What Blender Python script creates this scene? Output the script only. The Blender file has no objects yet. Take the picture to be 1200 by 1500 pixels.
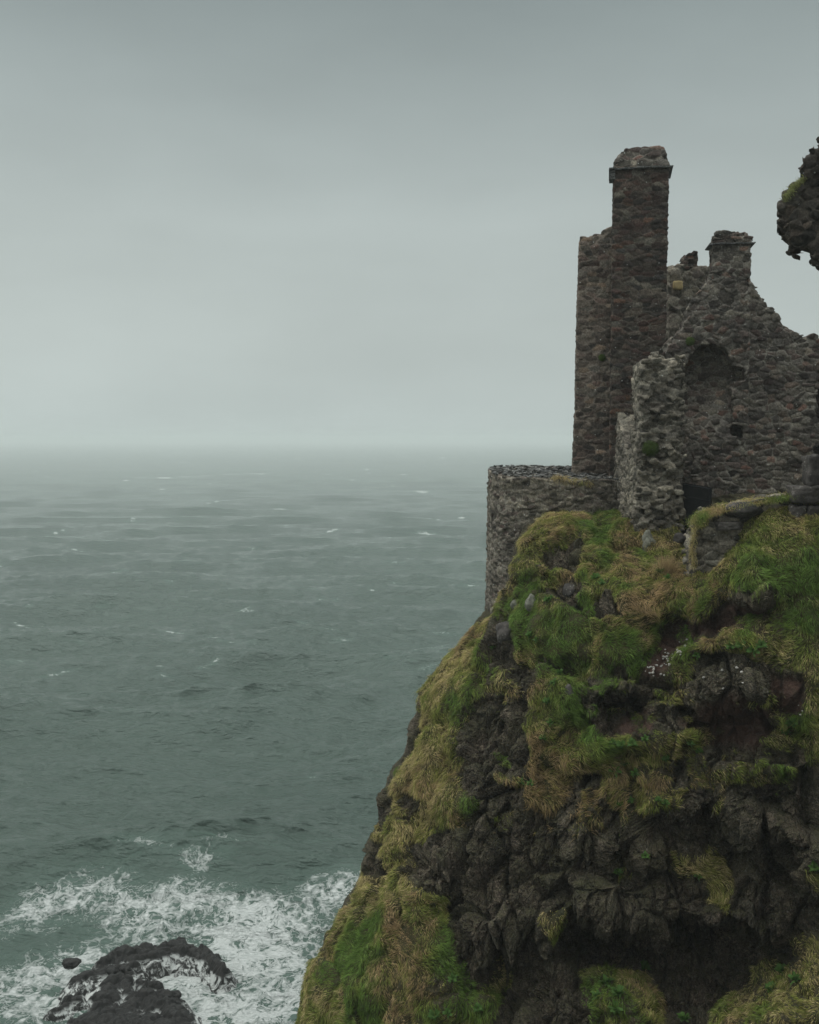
import bpy, math, random
import numpy as np
from math import radians, sin, cos, pi
random.seed(7)
RNG = np.random.default_rng(11)
scene = bpy.context.scene
COL = scene.collection

# ---------------------------------------------------------------- camera
EYE = 32.0                     # metres above the sea
PITCH = math.atan(107 / 1500)
cam_d = bpy.data.cameras.new('camera')
cam_d.sensor_fit = 'VERTICAL'; cam_d.sensor_height = 36; cam_d.sensor_width = 28.8; cam_d.lens = 36
cam_d.clip_start = 0.1; cam_d.clip_end = 90000
cam = bpy.data.objects.new('camera', cam_d); COL.objects.link(cam)
cam.location = (0, 0, EYE); cam.rotation_euler = (pi / 2 - PITCH, 0, 0)
scene.camera = cam

# ---------------------------------------------------------------- light
SUN_EL, SUN_AZ = radians(48), radians(-75)     # azimuth from +Y, negative = left
world = bpy.data.worlds.new('World'); scene.world = world; world.use_nodes = True
nt = world.node_tree; nt.nodes.clear()
def wn(t, **k):
    n = nt.nodes.new(t)
    for a, b in k.items(): setattr(n, a, b)
    return n
wout = wn('ShaderNodeOutputWorld'); bg = wn('ShaderNodeBackground')
tc = wn('ShaderNodeTexCoord'); sep = wn('ShaderNodeSeparateXYZ')
nt.links.new(tc.outputs['Generated'], sep.inputs[0])
ramp = wn('ShaderNodeValToRGB')
nt.links.new(sep.outputs['Z'], ramp.inputs[0])
els = ramp.color_ramp.elements
SKY = [(0.0, (.445, .505, .492)), (0.10, (.440, .495, .484)), (0.20, (.405, .457, .449)), (0.30, (.322, .370, .367)), (0.40, (.230, .272, .273)), (0.6, (1.15, 1.24, 1.22)), (1.0, (2.1, 2.18, 2.13))]
els[0].position = 0; els[0].color = (*SKY[0][1], 1); els[1].position = 1; els[1].color = (*SKY[-1][1], 1)
for p, c in SKY[1:-1]:
    e = els.new(p); e.color = (*c, 1)
# soft cloud variation of the overcast sky
mp = wn('ShaderNodeMapping'); mp.inputs['Scale'].default_value = (1.6, 1.6, 5)
nt.links.new(tc.outputs['Generated'], mp.inputs[0])
nz = wn('ShaderNodeTexNoise'); nz.inputs['Scale'].default_value = 1.6; nz.inputs['Detail'].default_value = 5; nz.inputs['Roughness'].default_value = .5
nt.links.new(mp.outputs[0], nz.inputs[0])
mr = wn('ShaderNodeMapRange'); mr.inputs['From Min'].default_value = .3; mr.inputs['From Max'].default_value = .7
mr.inputs['To Min'].default_value = .93; mr.inputs['To Max'].default_value = 1.07
nt.links.new(nz.outputs[0], mr.inputs[0])
# brighter towards the open sea (left), dimmer inland
mr2 = wn('ShaderNodeMapRange'); mr2.inputs['From Min'].default_value = -1; mr2.inputs['From Max'].default_value = 1
mr2.inputs['To Min'].default_value = 1.12; mr2.inputs['To Max'].default_value = .9
dotn = wn('ShaderNodeVectorMath', operation='DOT_PRODUCT'); dotn.inputs[1].default_value = (.85, -.45, 0)
nt.links.new(tc.outputs['Generated'], dotn.inputs[0]); nt.links.new(dotn.outputs['Value'], mr2.inputs[0])
m1 = wn('ShaderNodeMath', operation='MULTIPLY'); nt.links.new(mr.outputs[0], m1.inputs[0]); nt.links.new(mr2.outputs[0], m1.inputs[1])
vm = wn('ShaderNodeVectorMath', operation='SCALE')
nt.links.new(ramp.outputs[0], vm.inputs[0]); nt.links.new(m1.outputs[0], vm.inputs['Scale'])
sky = wn('ShaderNodeTexSky'); sky.sky_type = 'NISHITA'; sky.sun_disc = False
sky.sun_elevation = SUN_EL; sky.sun_rotation = SUN_AZ; sky.air_density = 2; sky.dust_density = 6
sc = wn('ShaderNodeVectorMath', operation='SCALE'); sc.inputs['Scale'].default_value = 0.004
nt.links.new(sky.outputs[0], sc.inputs[0])
ad = wn('ShaderNodeVectorMath', operation='ADD')
nt.links.new(vm.outputs[0], ad.inputs[0]); nt.links.new(sc.outputs[0], ad.inputs[1])
nt.links.new(ad.outputs[0], bg.inputs[0]); bg.inputs[1].default_value = 1.0
nt.links.new(bg.outputs[0], wout.inputs[0])
sun_d = bpy.data.lights.new('sun', 'SUN'); sun_d.energy = 0.5; sun_d.angle = radians(25); sun_d.color = (1, .97, .92)
sun = bpy.data.objects.new('sun', sun_d); COL.objects.link(sun)
from mathutils import Vector
sdir = Vector((sin(SUN_AZ) * cos(SUN_EL), cos(SUN_AZ) * cos(SUN_EL), sin(SUN_EL)))
sun.rotation_euler = sdir.to_track_quat('Z', 'Y').to_euler(); sun.location = (0, 0, 60)
vs = scene.view_settings; vs.view_transform = 'Standard'; vs.look = 'None'; vs.exposure = 0; vs.gamma = 1; vs.use_curve_mapping = False
scene.render.engine = 'CYCLES'
scene.cycles.max_bounces = 6; scene.cycles.diffuse_bounces = 3; scene.cycles.glossy_bounces = 3
scene.cycles.transmission_bounces = 3; scene.cycles.volume_bounces = 2; scene.cycles.transparent_max_bounces = 8
scene.cycles.use_denoising = True

# ---------------------------------------------------------------- helpers
CP, SP = cos(PITCH), sin(PITCH)
def W(px, py, Y):
    """world point seen at photo pixel (px,py) lying at world Y"""
    px, py, Y = np.broadcast_arrays(np.asarray(px, float), np.asarray(py, float), np.asarray(Y, float))
    x = (px - 600) / 1500; v = -(py - 750) / 1500
    t = Y / (CP + v * SP)
    return np.stack([x * t, Y, EYE + t * (-SP + v * CP)], -1)
def proj(P):
    P = np.asarray(P, float); d = P - np.array([0, 0, EYE])
    f = d[..., 1] * CP - d[..., 2] * SP; u = d[..., 1] * SP + d[..., 2] * CP
    return 600 + 1500 * d[..., 0] / f, 750 - 1500 * u / f

def _h(ix, iy, iz, s):
    with np.errstate(over='ignore'):
        h = (ix.astype(np.int64) * 73856093) ^ (iy.astype(np.int64) * 19349663) ^ (iz.astype(np.int64) * 83492791) ^ (s * 2654435761)
        h = h.astype(np.uint64) & np.uint64(0xffffffff)
        h = (h ^ (h >> np.uint64(16))) * np.uint64(0x45d9f3b) & np.uint64(0xffffffff)
        h = (h ^ (h >> np.uint64(16))) * np.uint64(0x45d9f3b) & np.uint64(0xffffffff)
        h = h ^ (h >> np.uint64(16))
    return h.astype(np.float64) / 4294967296.0
def vnoise(p, s=0):
    i = np.floor(p).astype(np.int64); f = p - i; f = f * f * f * (f * (f * 6 - 15) + 10)
    r = 0
    for a in (0, 1):
        wa = f[:, 0] if a else 1 - f[:, 0]
        for b in (0, 1):
            wb = f[:, 1] if b else 1 - f[:, 1]
            for c in (0, 1):
                wc = f[:, 2] if c else 1 - f[:, 2]
                r = r + wa * wb * wc * _h(i[:, 0] + a, i[:, 1] + b, i[:, 2] + c, s)
    return r * 2 - 1
def fbm(p, oct=4, s=0, gain=.5, ridged=False):
    r = 0; a = 1; t = 0; p = p.copy()
    for k in range(oct):
        n = vnoise(p, s + k * 17)
        if ridged: n = 1 - 2 * np.abs(n)
        r = r + a * n; t += a; a *= gain; p = p * 2.03 + 11.7
    return r / t
def worley(p, s=0, jit=.9):
    """F1, F2, random id of the nearest cell, nearest feature point"""
    i = np.floor(p).astype(np.int64); n = len(p)
    F1 = np.full(n, 9.); F2 = np.full(n, 9.); ID = np.zeros(n); fp = np.zeros((n, 3))
    for a in (-1, 0, 1):
        for b in (-1, 0, 1):
            for c in (-1, 0, 1):
                j0, j1, j2 = i[:, 0] + a, i[:, 1] + b, i[:, 2] + c
                q = np.stack([j0 + .5 + jit * (_h(j0, j1, j2, s) - .5), j1 + .5 + jit * (_h(j0, j1, j2, s + 1) - .5), j2 + .5 + jit * (_h(j0, j1, j2, s + 2) - .5)], -1)
                d = np.sqrt(((q - p) ** 2).sum(-1))
                m = d < F1
                F2 = np.where(m, F1, np.minimum(F2, d))
                ID = np.where(m, _h(j0, j1, j2, s + 3), ID)
                fp[m] = q[m]
                F1 = np.where(m, d, F1)
    return F1, F2, ID, fp
def sstep(a, b, x):
    t = np.clip((x - a) / (b - a), 0, 1); return t * t * (3 - 2 * t)

def poly_sd(px, py, poly):
    """signed distance to polygon, negative inside (any arrays)"""
    px = np.asarray(px, float); py = np.asarray(py, float)
    V = np.asarray(poly, float); n = len(V)
    d = np.full(px.shape, 1e18); s = np.ones(px.shape)
    for k in range(n):
        a = V[k]; b = V[k - 1]; e = b - a
        wx = px - a[0]; wy = py - a[1]
        t = np.clip((wx * e[0] + wy * e[1]) / (e @ e + 1e-12), 0, 1)
        dx = wx - e[0] * t; dy = wy - e[1] * t
        d = np.minimum(d, dx * dx + dy * dy)
        c1 = py >= a[1]; c2 = py < b[1]; c3 = e[0] * wy > e[1] * wx
        flip = (c1 & c2 & c3) | (~c1 & ~c2 & ~c3)
        s = np.where(flip, -s, s)
    return s * np.sqrt(d)

def mesh_obj(name, V, F, mat=None, parent=None, smooth=True, attrs=None, loc=None):
    """V (n,3); F an (m,k) array or a list of such arrays"""
    V = np.asarray(V, np.float32)
    if loc is not None: V = V - np.asarray(loc, np.float32)
    Fs = F if isinstance(F, list) else [F]
    Fs = [np.asarray(f, np.int32) for f in Fs if len(f)]
    me = bpy.data.meshes.new(name)
    me.vertices.add(len(V)); me.vertices.foreach_set('co', V.ravel())
    nl = sum(f.size for f in Fs); npoly = sum(len(f) for f in Fs)
    me.loops.add(nl); me.polygons.add(npoly)
    me.loops.foreach_set('vertex_index', np.concatenate([f.ravel() for f in Fs]))
    ls = []; o = 0
    for f in Fs:
        ls.append(o + np.arange(len(f)) * f.shape[1]); o += f.size
    me.polygons.foreach_set('loop_start', np.concatenate(ls).astype(np.int32))
    me.update(calc_edges=True)
    me.polygons.foreach_set('use_smooth', np.full(npoly, smooth))
    for k, a in (attrs or {}).items():
        a = np.asarray(a, np.float32)
        if a.ndim == 1:
            at = me.attributes.new(k, 'FLOAT', 'POINT'); at.data.foreach_set('value', a)
        else:
            if a.shape[1] == 3: a = np.concatenate([a, np.ones((len(a), 1), np.float32)], 1)
            at = me.attributes.new(k, 'FLOAT_COLOR', 'POINT'); at.data.foreach_set('color', a.ravel())
    if mat: me.materials.append(mat)
    ob = bpy.data.objects.new(name, me); COL.objects.link(ob)
    if loc is not None and parent is None: ob.location = loc
    if parent is not None:
        ob.parent = parent
    return ob
def tag(o, label=None, cat=None, group=None, kind=None):
    if label: o['label'] = label
    if cat: o['category'] = cat
    if group: o['group'] = group
    if kind: o['kind'] = kind
    return o
def empty(name, loc, label, cat, group=None):
    o = bpy.data.objects.new(name, None); COL.objects.link(o); o.location = loc
    o.empty_display_size = .3
    return tag(o, label, cat, group)
def part(name, V, F, mat, root, **k):
    """mesh child; V in world coordinates, root an unrotated object"""
    o = mesh_obj(name, np.asarray(V) - np.array(root.matrix_world.translation if False else root.get('_w', root.location)), F, mat, root, **k)
    return o

# ---------------------------------------------------------------- materials
class NT:
    def __init__(s, name):
        s.m = bpy.data.materials.new(name); s.m.use_nodes = True; s.t = s.m.node_tree; s.t.nodes.clear()
        s.out = s.n('ShaderNodeOutputMaterial')
    def n(s, t, inp=None, **k):
        x = s.t.nodes.new(t)
        for a, b in k.items(): setattr(x, a, b)
        for a, b in (inp or {}).items():
            if isinstance(b, bpy.types.NodeSocket): s.t.links.new(b, x.inputs[a])
            else: x.inputs[a].default_value = b
        return x
    def pos(s):
        return s.n('ShaderNodeNewGeometry').outputs['Position']
    def vec(s, scale, src=None):
        m = s.n('ShaderNodeMapping', {0: src or s.pos()}); m.inputs['Scale'].default_value = scale; return m.outputs[0]
    def noise(s, scale, detail=4, rough=.55, vec=None, dist=0):
        return s.n('ShaderNodeTexNoise', {'Vector': vec or s.pos(), 'Scale': scale, 'Detail': detail, 'Roughness': rough, 'Distortion': dist}).outputs[0]
    def vor(s, scale, vec=None, feature='F1', out='Distance', rnd=1):
        return s.n('ShaderNodeTexVoronoi', {'Vector': vec or s.pos(), 'Scale': scale, 'Randomness': rnd}, feature=feature).outputs[out]
    def ramp(s, f, stops):
        r = s.n('ShaderNodeValToRGB', {0: f}); e = r.color_ramp.elements
        for k, (p, c) in enumerate(stops):
            if not isinstance(c, (tuple, list)): c = (c, c, c)
            q = e[k] if k < 2 else e.new(p)
            q.position = p; q.color = (*c, 1)
        return r.outputs[0]
    def mix(s, f, a, b, mode='MIX'):
        m = s.n('ShaderNodeMix', data_type='RGBA', blend_type=mode)
        for i, v in ((0, f), (6, a), (7, b)):
            if isinstance(v, bpy.types.NodeSocket): s.t.links.new(v, m.inputs[i])
            elif i == 0: m.inputs[0].default_value = v
            else: m.inputs[i].default_value = (*v, 1)
        return m.outputs[2]
    def math(s, op, a, b=0.0, c=None, clamp=False):
        m = s.n('ShaderNodeMath', operation=op, use_clamp=clamp)
        for i, v in enumerate((a, b) if c is None else (a, b, c)):
            if isinstance(v, bpy.types.NodeSocket): s.t.links.new(v, m.inputs[i])
            else: m.inputs[i].default_value = v
        return m.outputs[0]
    def attr(s, name, out='Color'):
        return s.n('ShaderNodeAttribute', attribute_name=name).outputs[out]
    def rgb(s, c):
        x = s.n('ShaderNodeSeparateColor', {0: c}); return x.outputs[0], x.outputs[1], x.outputs[2]
    def bump(s, h, strength=.5, dist=.02, normal=None):
        d = {'Height': h, 'Strength': strength, 'Distance': dist}
        if normal: d['Normal'] = normal
        return s.n('ShaderNodeBump', d).outputs[0]
    def bsdf(s, col, rough=.9, normal=None, spec=.3, **k):
        b = s.n('ShaderNodeBsdfPrincipled', {'Base Color': col if isinstance(col, bpy.types.NodeSocket) else (*col, 1), 'Roughness': rough, 'Specular IOR Level': spec})
        if normal: s.t.links.new(normal, b.inputs['Normal'])
        for a, v in k.items(): b.inputs[a].default_value = v
        s.t.links.new(b.outputs[0], s.out.inputs[0]); return b

def masonry_mat(name, tones, mortar=(.20, .19, .17), lichen=.5, val=.95, sat=1.0):
    s = NT(name)
    r, g, b = s.rgb(s.attr('stone'))          # r,g random per stone, b joint closeness
    n = len(tones)
    c = s.ramp(r, [(k / (n - 1), t) for k, t in enumerate(tones)])
    v = s.n('ShaderNodeMapRange', {0: g, 3: .5, 4: 1.6}).outputs[0]
    c = s.n('ShaderNodeVectorMath', {0: c, 'Scale': v}, operation='SCALE').outputs[0]
    fine = s.noise(16, 6, .7)
    c = s.mix(1, c, s.ramp(fine, [(.3, .4), (.5, 1.), (.7, 2.0)]), 'MULTIPLY')
    big = s.noise(.55, 4, .6)
    c = s.mix(1, c, s.ramp(big, [(.35, (.58, .58, .58)), (.65, (1.08, 1.08, 1.02))]), 'MULTIPLY')
    # pale lime mortar smeared over some joints
    mm = s.math('MULTIPLY', s.ramp(b, [(.35, 0), (.8, 1)]), s.ramp(s.noise(1.1, 5, .65), [(.42, 0.05), (.62, .9)]))
    mm = s.math('MULTIPLY', mm, s.ramp(fine, [(.35, .25), (.55, 1)]))
    c = s.mix(mm, c, mortar)
    # crust lichen, whitish flecks
    li = s.math('MULTIPLY', s.ramp(s.vor(7.5, s.vec((1, 1, 1))), [(.10, 1), (.24, 0)]), s.ramp(s.noise(1.7, 3), [(.52, 0), (.68, lichen)]))
    c = s.mix(li, c, (.36, .36, .32))
    sp = s.math('MULTIPLY', s.ramp(s.vor(3.3), [(.055, 1), (.09, 0)]), .8)
    c = s.mix(sp, c, (.5, .5, .47))
    c = s.n('ShaderNodeHueSaturation', {'Color': c, 'Saturation': sat, 'Value': val}).outputs[0]
    h = s.math('ADD', s.noise(22, 6, .7), s.math('MULTIPLY', s.noise(7, 3), 1.2))
    s.bsdf(c, .93, s.bump(h, .95, .035), .2)
    return s.m
M = {}
M['shaft'] = masonry_mat('dark red-brown rubble masonry', [(.055, .047, .042), (.075, .058, .048), (.11, .09, .075), (.085, .052, .045), (.06, .055, .052), (.13, .115, .095), (.10, .055, .045), (.05, .045, .04), (.15, .08, .055)], (.17, .15, .12), .45, .72)
M['tower'] = masonry_mat('mortared tower masonry', [(.06, .052, .046), (.095, .07, .058), (.13, .105, .085), (.10, .062, .052), (.15, .125, .10), (.08, .07, .06), (.19, .13, .09)], (.23, .19, .15), .4, 1.05, .9)
M['bastion'] = masonry_mat('weathered bastion rubble', [(.075, .065, .055), (.12, .105, .085), (.16, .14, .11), (.10, .08, .07), (.2, .18, .15), (.09, .06, .055)], (.26, .24, .20), .8)
M['gable'] = masonry_mat('gable rubble masonry', [(.07, .06, .054), (.11, .095, .082), (.14, .125, .108), (.10, .07, .062), (.12, .11, .10), (.18, .16, .13), (.15, .085, .07)], (.30, .28, .24), .9, .9)
M['pale'] = masonry_mat('pale lichened stub masonry', [(.08, .072, .06), (.13, .12, .10), (.19, .165, .135), (.10, .09, .078), (.24, .21, .17)], (.30, .27, .22), 1)
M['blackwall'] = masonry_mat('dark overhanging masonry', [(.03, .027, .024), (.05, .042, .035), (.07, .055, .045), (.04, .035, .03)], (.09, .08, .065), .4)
M['slate'] = masonry_mat('bedded slate flags', [(.09, .09, .09), (.14, .14, .14), (.19, .185, .18), (.11, .105, .10)], (.2, .2, .19), .8)

def rock_mat(name, dark=(.035, .032, .030), mid=(.085, .075, .068), lichen=1.0):
    s = NT(name)
    n1 = s.noise(1.1, 6, .65); n2 = s.noise(9, 6, .75)
    c = s.mix(s.ramp(n1, [(.35, 0), (.65, 1)]), dark, mid)
    c = s.mix(1, c, s.ramp(n2, [(.25, .5), (.5, 1), (.75, 1.8)]), 'MULTIPLY')
    li = s.math('MULTIPLY', s.ramp(s.vor(9), [(.12, 1), (.3, 0)]), s.ramp(s.noise(2.2, 4), [(.5, 0), (.66, .85 * lichen)]))
    c = s.mix(li, c, (.33, .33, .29))
    h = s.math('ADD', s.noise(14, 7, .7), s.noise(4, 4))
    s.bsdf(c, .85, s.bump(h, .8, .04), .3)
    return s.m
M['rock'] = rock_mat('lichened basalt')
M['palerock'] = rock_mat('pale lichened boulder', (.10, .10, .08), (.2, .2, .16), 1)
M['pebble'] = rock_mat('pale pebble', (.28, .26, .23), (.46, .44, .40), .5)
def plain(name, c, rough=.8, spec=.3, **k):
    s = NT(name); n = s.noise(30, 3)
    s.bsdf(s.mix(1, c, s.ramp(n, [(.3, .75), (.7, 1.25)]), 'MULTIPLY'), rough, None, spec, **k); return s.m
M['iron'] = plain('black painted iron', (.009, .010, .011), .8, .1)

def leaf_mat(name, attr=True, c=(.06, .13, .03), trans=.35):
    s = NT(name)
    col = s.attr('tint') if attr else s.mix(s.noise(6, 2), tuple(x * .7 for x in c), tuple(x * 1.4 for x in c))
    d = s.n('ShaderNodeBsdfPrincipled', {'Base Color': col, 'Roughness': .75, 'Specular IOR Level': .15})
    t = s.n('ShaderNodeBsdfTranslucent', {0: col})
    m = s.n('ShaderNodeMixShader', {0: trans, 1: d.outputs[0], 2: t.outputs[0]})
    s.t.links.new(m.outputs[0], s.out.inputs[0]); return s.m
M['grass'] = leaf_mat('long rough grass')
M['plant'] = leaf_mat('bright cliff plant', False, (.075, .145, .035))
M['moss'] = leaf_mat('moss', False, (.055, .085, .018), .1)

# cliff: attribute mask = (grass, soil, damp dark), plus 'rockid'
s = NT('basalt cliff, soil and turf')
gm, so, li_ = s.rgb(s.attr('mask'))
rid = s.attr('rockid', 'Fac')
n1 = s.noise(.8, 6, .65); n2 = s.noise(7, 7, .75); n3 = s.noise(28, 4, .7)
rc = s.mix(s.ramp(n1, [(.35, 0), (.65, 1)]), (.042, .034, .027), (.150, .116, .086))
rc = s.mix(s.ramp(rid, [(.3, 0), (.9, .45)]), rc, (.085, .078, .055))
rc = s.mix(1, rc, s.ramp(n2, [(.3, .32), (.5, 1), (.7, 2.3)]), 'MULTIPLY')
rc = s.mix(1, rc, s.ramp(n3, [(.3, .45), (.7, 1.9)]), 'MULTIPLY')
moss = s.math('MULTIPLY', s.ramp(s.noise(.9, 5, .7, dist=.5), [(.44, 0), (.62, .7)]), s.ramp(n2, [(.35, .2), (.6, 1)]))
rc = s.mix(moss, rc, (.06, .062, .028))
up = s.n('ShaderNodeSeparateXYZ', {0: s.n('ShaderNodeNewGeometry').outputs['True Normal']}).outputs[2]
ledge = s.math('MULTIPLY', s.ramp(up, [(.35, 0), (.8, .5)]), s.ramp(s.noise(2.2, 5, .7), [(.38, .1), (.58, 1)]))
rc = s.mix(ledge, rc, (.085, .088, .034))
lic = s.math('MULTIPLY', s.ramp(s.vor(11, s.vec((1, 1, .55))), [(.14, 1), (.34, 0)]), s.ramp(s.noise(1.3, 5, .7), [(.47, 0), (.63, 1)]))
lic = s.math('MULTIPLY', lic, li_)
crust = s.math('MULTIPLY', s.ramp(s.noise(5.5, 6, .8), [(.52, 0), (.62, 1)]), s.ramp(s.noise(.7, 4, .6, s.vec((1, 1, .6))), [(.45, 0), (.62, .75)]))
crust = s.math('MULTIPLY', crust, li_)
rc = s.mix(crust, rc, (.19, .175, .135))
rc = s.mix(lic, rc, (.30, .295, .25))
sc_ = s.mix(s.ramp(s.noise(3, 5, .7), [(.3, 0), (.7, 1)]), (.07, .042, .033), (.15, .085, .065))
sc_ = s.mix(1, sc_, s.ramp(n3, [(.3, .6), (.7, 1.5)]), 'MULTIPLY')
tc_ = s.mix(s.ramp(s.noise(2.5, 5, .7), [(.35, 0), (.65, 1)]), (.035, .042, .014), (.085, .065, .028))
c = s.mix(so, rc, sc_); c = s.mix(gm, c, tc_)
h = s.math('ADD', s.math('MULTIPLY', n2, 1.8), s.math('MULTIPLY', n3, .9))
wv_ = s.n('ShaderNodeVectorMath', {0: s.pos(), 1: s.n('ShaderNodeVectorMath', {0: s.n('ShaderNodeTexNoise', {'Vector': s.pos(), 'Scale': 3.0, 'Detail': 3}).outputs[1], 'Scale': .22}, operation='SCALE').outputs[0]}, operation='ADD').outputs[0]
e1 = s.ramp(s.vor(3.4, s.vec((1, 1, .55), wv_), 'DISTANCE_TO_EDGE'), [(.0, 0), (.07, 1)])
e2 = s.ramp(s.vor(9, s.vec((1, 1, .7), wv_), 'DISTANCE_TO_EDGE'), [(.0, 0), (.12, 1)])
rk = s.math('SUBTRACT', 1, s.math('MAXIMUM', gm, so))
cr = s.math('MULTIPLY', s.math('ADD', s.math('MULTIPLY', e1, 1.6), s.math('MULTIPLY', e2, .7)), rk)
s.bsdf(c, .88, s.bump(s.math('ADD', h, cr), 1.0, .07), .25)
M['cliff'] = s.m

# ---------------------------------------------------------------- the sea
def sea():
    # rows by distance, columns fan out from below the eye
    rows = [12, 16, 20, 24, 28, 31]
    y = 34.0
    while y < 42000:
        rows.append(y); y += max(.10, y * y / (EYE * 1500) * 1.7)
    rows = np.array(rows)
    cols = np.concatenate([np.arange(-2600, -120, 60), np.arange(-120, 1000, 2.3), np.arange(1000, 1400, 20), np.arange(1400, 3500, 60)])
    Yg, Cg = np.meshgrid(rows, cols, indexing='ij')
    X = (Cg - 600) / 1500 * Yg; Y = Yg.copy()
    shp = X.shape; X = X.ravel(); Y = Y.ravel(); x0 = X.copy(); y0 = Y.copy()
    dist = np.maximum(Y, 20)
    sp = np.maximum(dist * dist / (EYE * 1500) * 1.7, .1)
    Z = np.zeros_like(X); r = np.random.default_rng(5)
    g = 0
    lam = 1.1 * (46 / 1.1) ** (np.arange(90) / 89)
    r.shuffle(lam)
    for k, L in enumerate(lam):
        th = radians(-80) + r.normal(0, .30 + .35 * (L < 8))
        kx, ky = cos(th), sin(th); kk = 2 * pi / L
        A = .0150 * L ** .72 * (2.3 if L > 17 else 1.6 if L > 9 else 1.35 if L < 6 else 1.1)
        w = 1 / (1 + (.8 * sp / L) ** 3)
        ph = kk * (kx * x0 + ky * y0) + r.uniform(0, 6.28)
        grp = .65 + .5 * np.sin(ph * .13 + r.uniform(0, 6)) 
        Aw = A * w * grp / (1 + (dist / 420) ** 1.5 * (L > 9))
        Z += Aw * np.cos(ph)
        X -= .8 * Aw * kx * np.sin(ph); Y -= .8 * Aw * ky * np.sin(ph)
    cx, cy = proj(np.stack([x0, y0, 0 * x0], -1))
    # sheltered, churned water round the reef
    p3 = np.stack([x0, y0, 0 * x0], -1)
    def gs(ax, ay, rx, ry, rot=0, p=1.0):
        u = (cx - ax); v = (cy - ay); c, s_ = cos(radians(rot)), sin(radians(rot))
        u, v = u * c + v * s_, -u * s_ + v * c
        return np.exp(-((u / rx) ** 2 + (v / ry) ** 2) ** p)
    D = .72 * gs(230, 1430, 190, 60, 0, 2) + .62 * gs(20, 1480, 170, 60) + .72 * gs(410, 1420, 110, 90, 0, 1.4) + .62 * gs(160, 1325, 120, 38) \
        + .48 * gs(330, 1345, 140, 36) + .50 * gs(225, 1270, 75, 12, 8) + .62 * gs(500, 1305, 75, 34) + .42 * gs(20, 1350, 80, 20, -12)  + .5 * gs(20, 1420, 80, 40) + .13 * gs(260, 1370, 290, 115, 0, 2)
    D += .38 * gs(330, 1262, 110, 4, 3) + .36 * gs(480, 1247, 70, 4, -12) + .36 * gs(20, 1246, 35, 3.0)
    D = .95 * np.clip(D, 0, .86) + .26 * sstep(.1, .5, D) * fbm(p3 / 3.5, 4, 66, .6)
    churn = np.clip(D, 0, 1)
    # whitecaps far out
    caps = [(370, 694, 34, 2.2, -2), (280, 698, 75, 1.8, -3), (410, 745, 18, 2.0, 0), (425, 782, 26, 2.4, 4), (478, 779, 22, 1.6, -8), (500, 821, 25, 2.0, -5), (281, 837, 14, 3.0, 0),
            (250, 855, 10, 2, 0), (130, 905, 22, 3.0, -4), (340, 912, 16, 2, 0), (30, 966, 20, 2.4, 6), (602, 986, 12, 3, 20), (295, 1032, 12, 2, 0), (60, 1190, 30, 2.5, 8), (368, 804, 9, 2, 0), (480, 695, 10, 1.4, 0),
            (150, 683, 8, 1.4, 0), (90, 672, 8, 1.0, 0), (620, 722, 12, 1.4, 0), (570, 790, 10, 1.6, 0), (455, 1140, 14, 2.5, 10), (120, 1222, 30, 3, 6), (205, 700, 16, 1.4, 0), (240, 700, 10, 1.2, 0)]
    for a, b, rx, ry, rot in caps: D += (.62 + .35 * fbm(np.stack([x0 / (sp * 6 + 1), y0 / (sp * 9 + 2), 0 * x0], -1), 2, 44)) * gs(a, b, rx, ry * .62, rot)
    # scattered caps on crests
    n = fbm(np.stack([x0 / 14, y0 / 9, 0 * x0 + 3], -1), 3, 40)
    D += .38 * sstep(.45, .62, n) * sstep(.25, .7, Z) * (1 - churn)
    rc_ = np.random.default_rng(77)
    for k in range(150):
        b_ = 662 + 330 * rc_.random() ** 1.5; sz_ = .5 + (b_ - 650) / 160
        D += rc_.uniform(.42, .85) * gs(rc_.uniform(-40, 740), b_, rc_.uniform(5, 19) * (.6 + .5 * sz_), .45 * sz_ + .25, rc_.uniform(-8, 8))
    D += .16 * sstep(.1, .5, fbm(np.stack([x0 / 60, y0 / 90, 0 * x0 + 8], -1), 3, 60))
    # churned surface: lumps
    Z = Z * (1 - .55 * churn) + churn * (.30 * fbm(p3 / 1.9, 4, 70, .6) + .12 * fbm(p3 / .45, 3, 75)) + .12 * churn
    V = np.stack([X, Y, Z], -1)
    nr, nc = shp; idx = np.arange(nr * nc).reshape(shp)
    F = np.stack([idx[:-1, :-1].ravel(), idx[:-1, 1:].ravel(), idx[1:, 1:].ravel(), idx[1:, :-1].ravel()], -1)
    s = NT('grey-green sea water and foam')
    D_ = s.attr('foam', 'Fac')
    pos = s.pos()
    wv = s.n('ShaderNodeTexNoise', {'Vector': pos, 'Scale': .55, 'Detail': 3}).outputs[1]
    wsub = s.n('ShaderNodeVectorMath', {0: wv, 1: (.5, .5, .5)}, operation='SUBTRACT').outputs[0]
    wsc = s.n('ShaderNodeVectorMath', {0: wsub, 'Scale': 2.4}, operation='SCALE').outputs[0]
    wp = s.n('ShaderNodeVectorMath', {0: pos, 1: wsc}, operation='ADD').outputs[0]
    def ridge(sc, v, det=3):
        n = s.noise(sc, det, .6, v)
        return s.math('SUBTRACT', 1, s.math('MULTIPLY', s.math('ABSOLUTE', s.math('SUBTRACT', n, .5)), 8.5))
    l1 = ridge(.42, s.vec((1, .8, 1), wp)); l2 = ridge(1.7, s.vec((1, .8, 1), wp)); l3 = s.noise(4.5, 5, .7, wp)
    patt = s.math('ADD', s.math('MULTIPLY', s.math('MAXIMUM', l1, s.math('MAXIMUM', s.math('MULTIPLY', l2, .85), 0.0)), .55), s.math('MULTIPLY', l3, .55))
    thr = s.math('SUBTRACT', 1.225, s.math('MULTIPLY', D_, 1.0))
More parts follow.
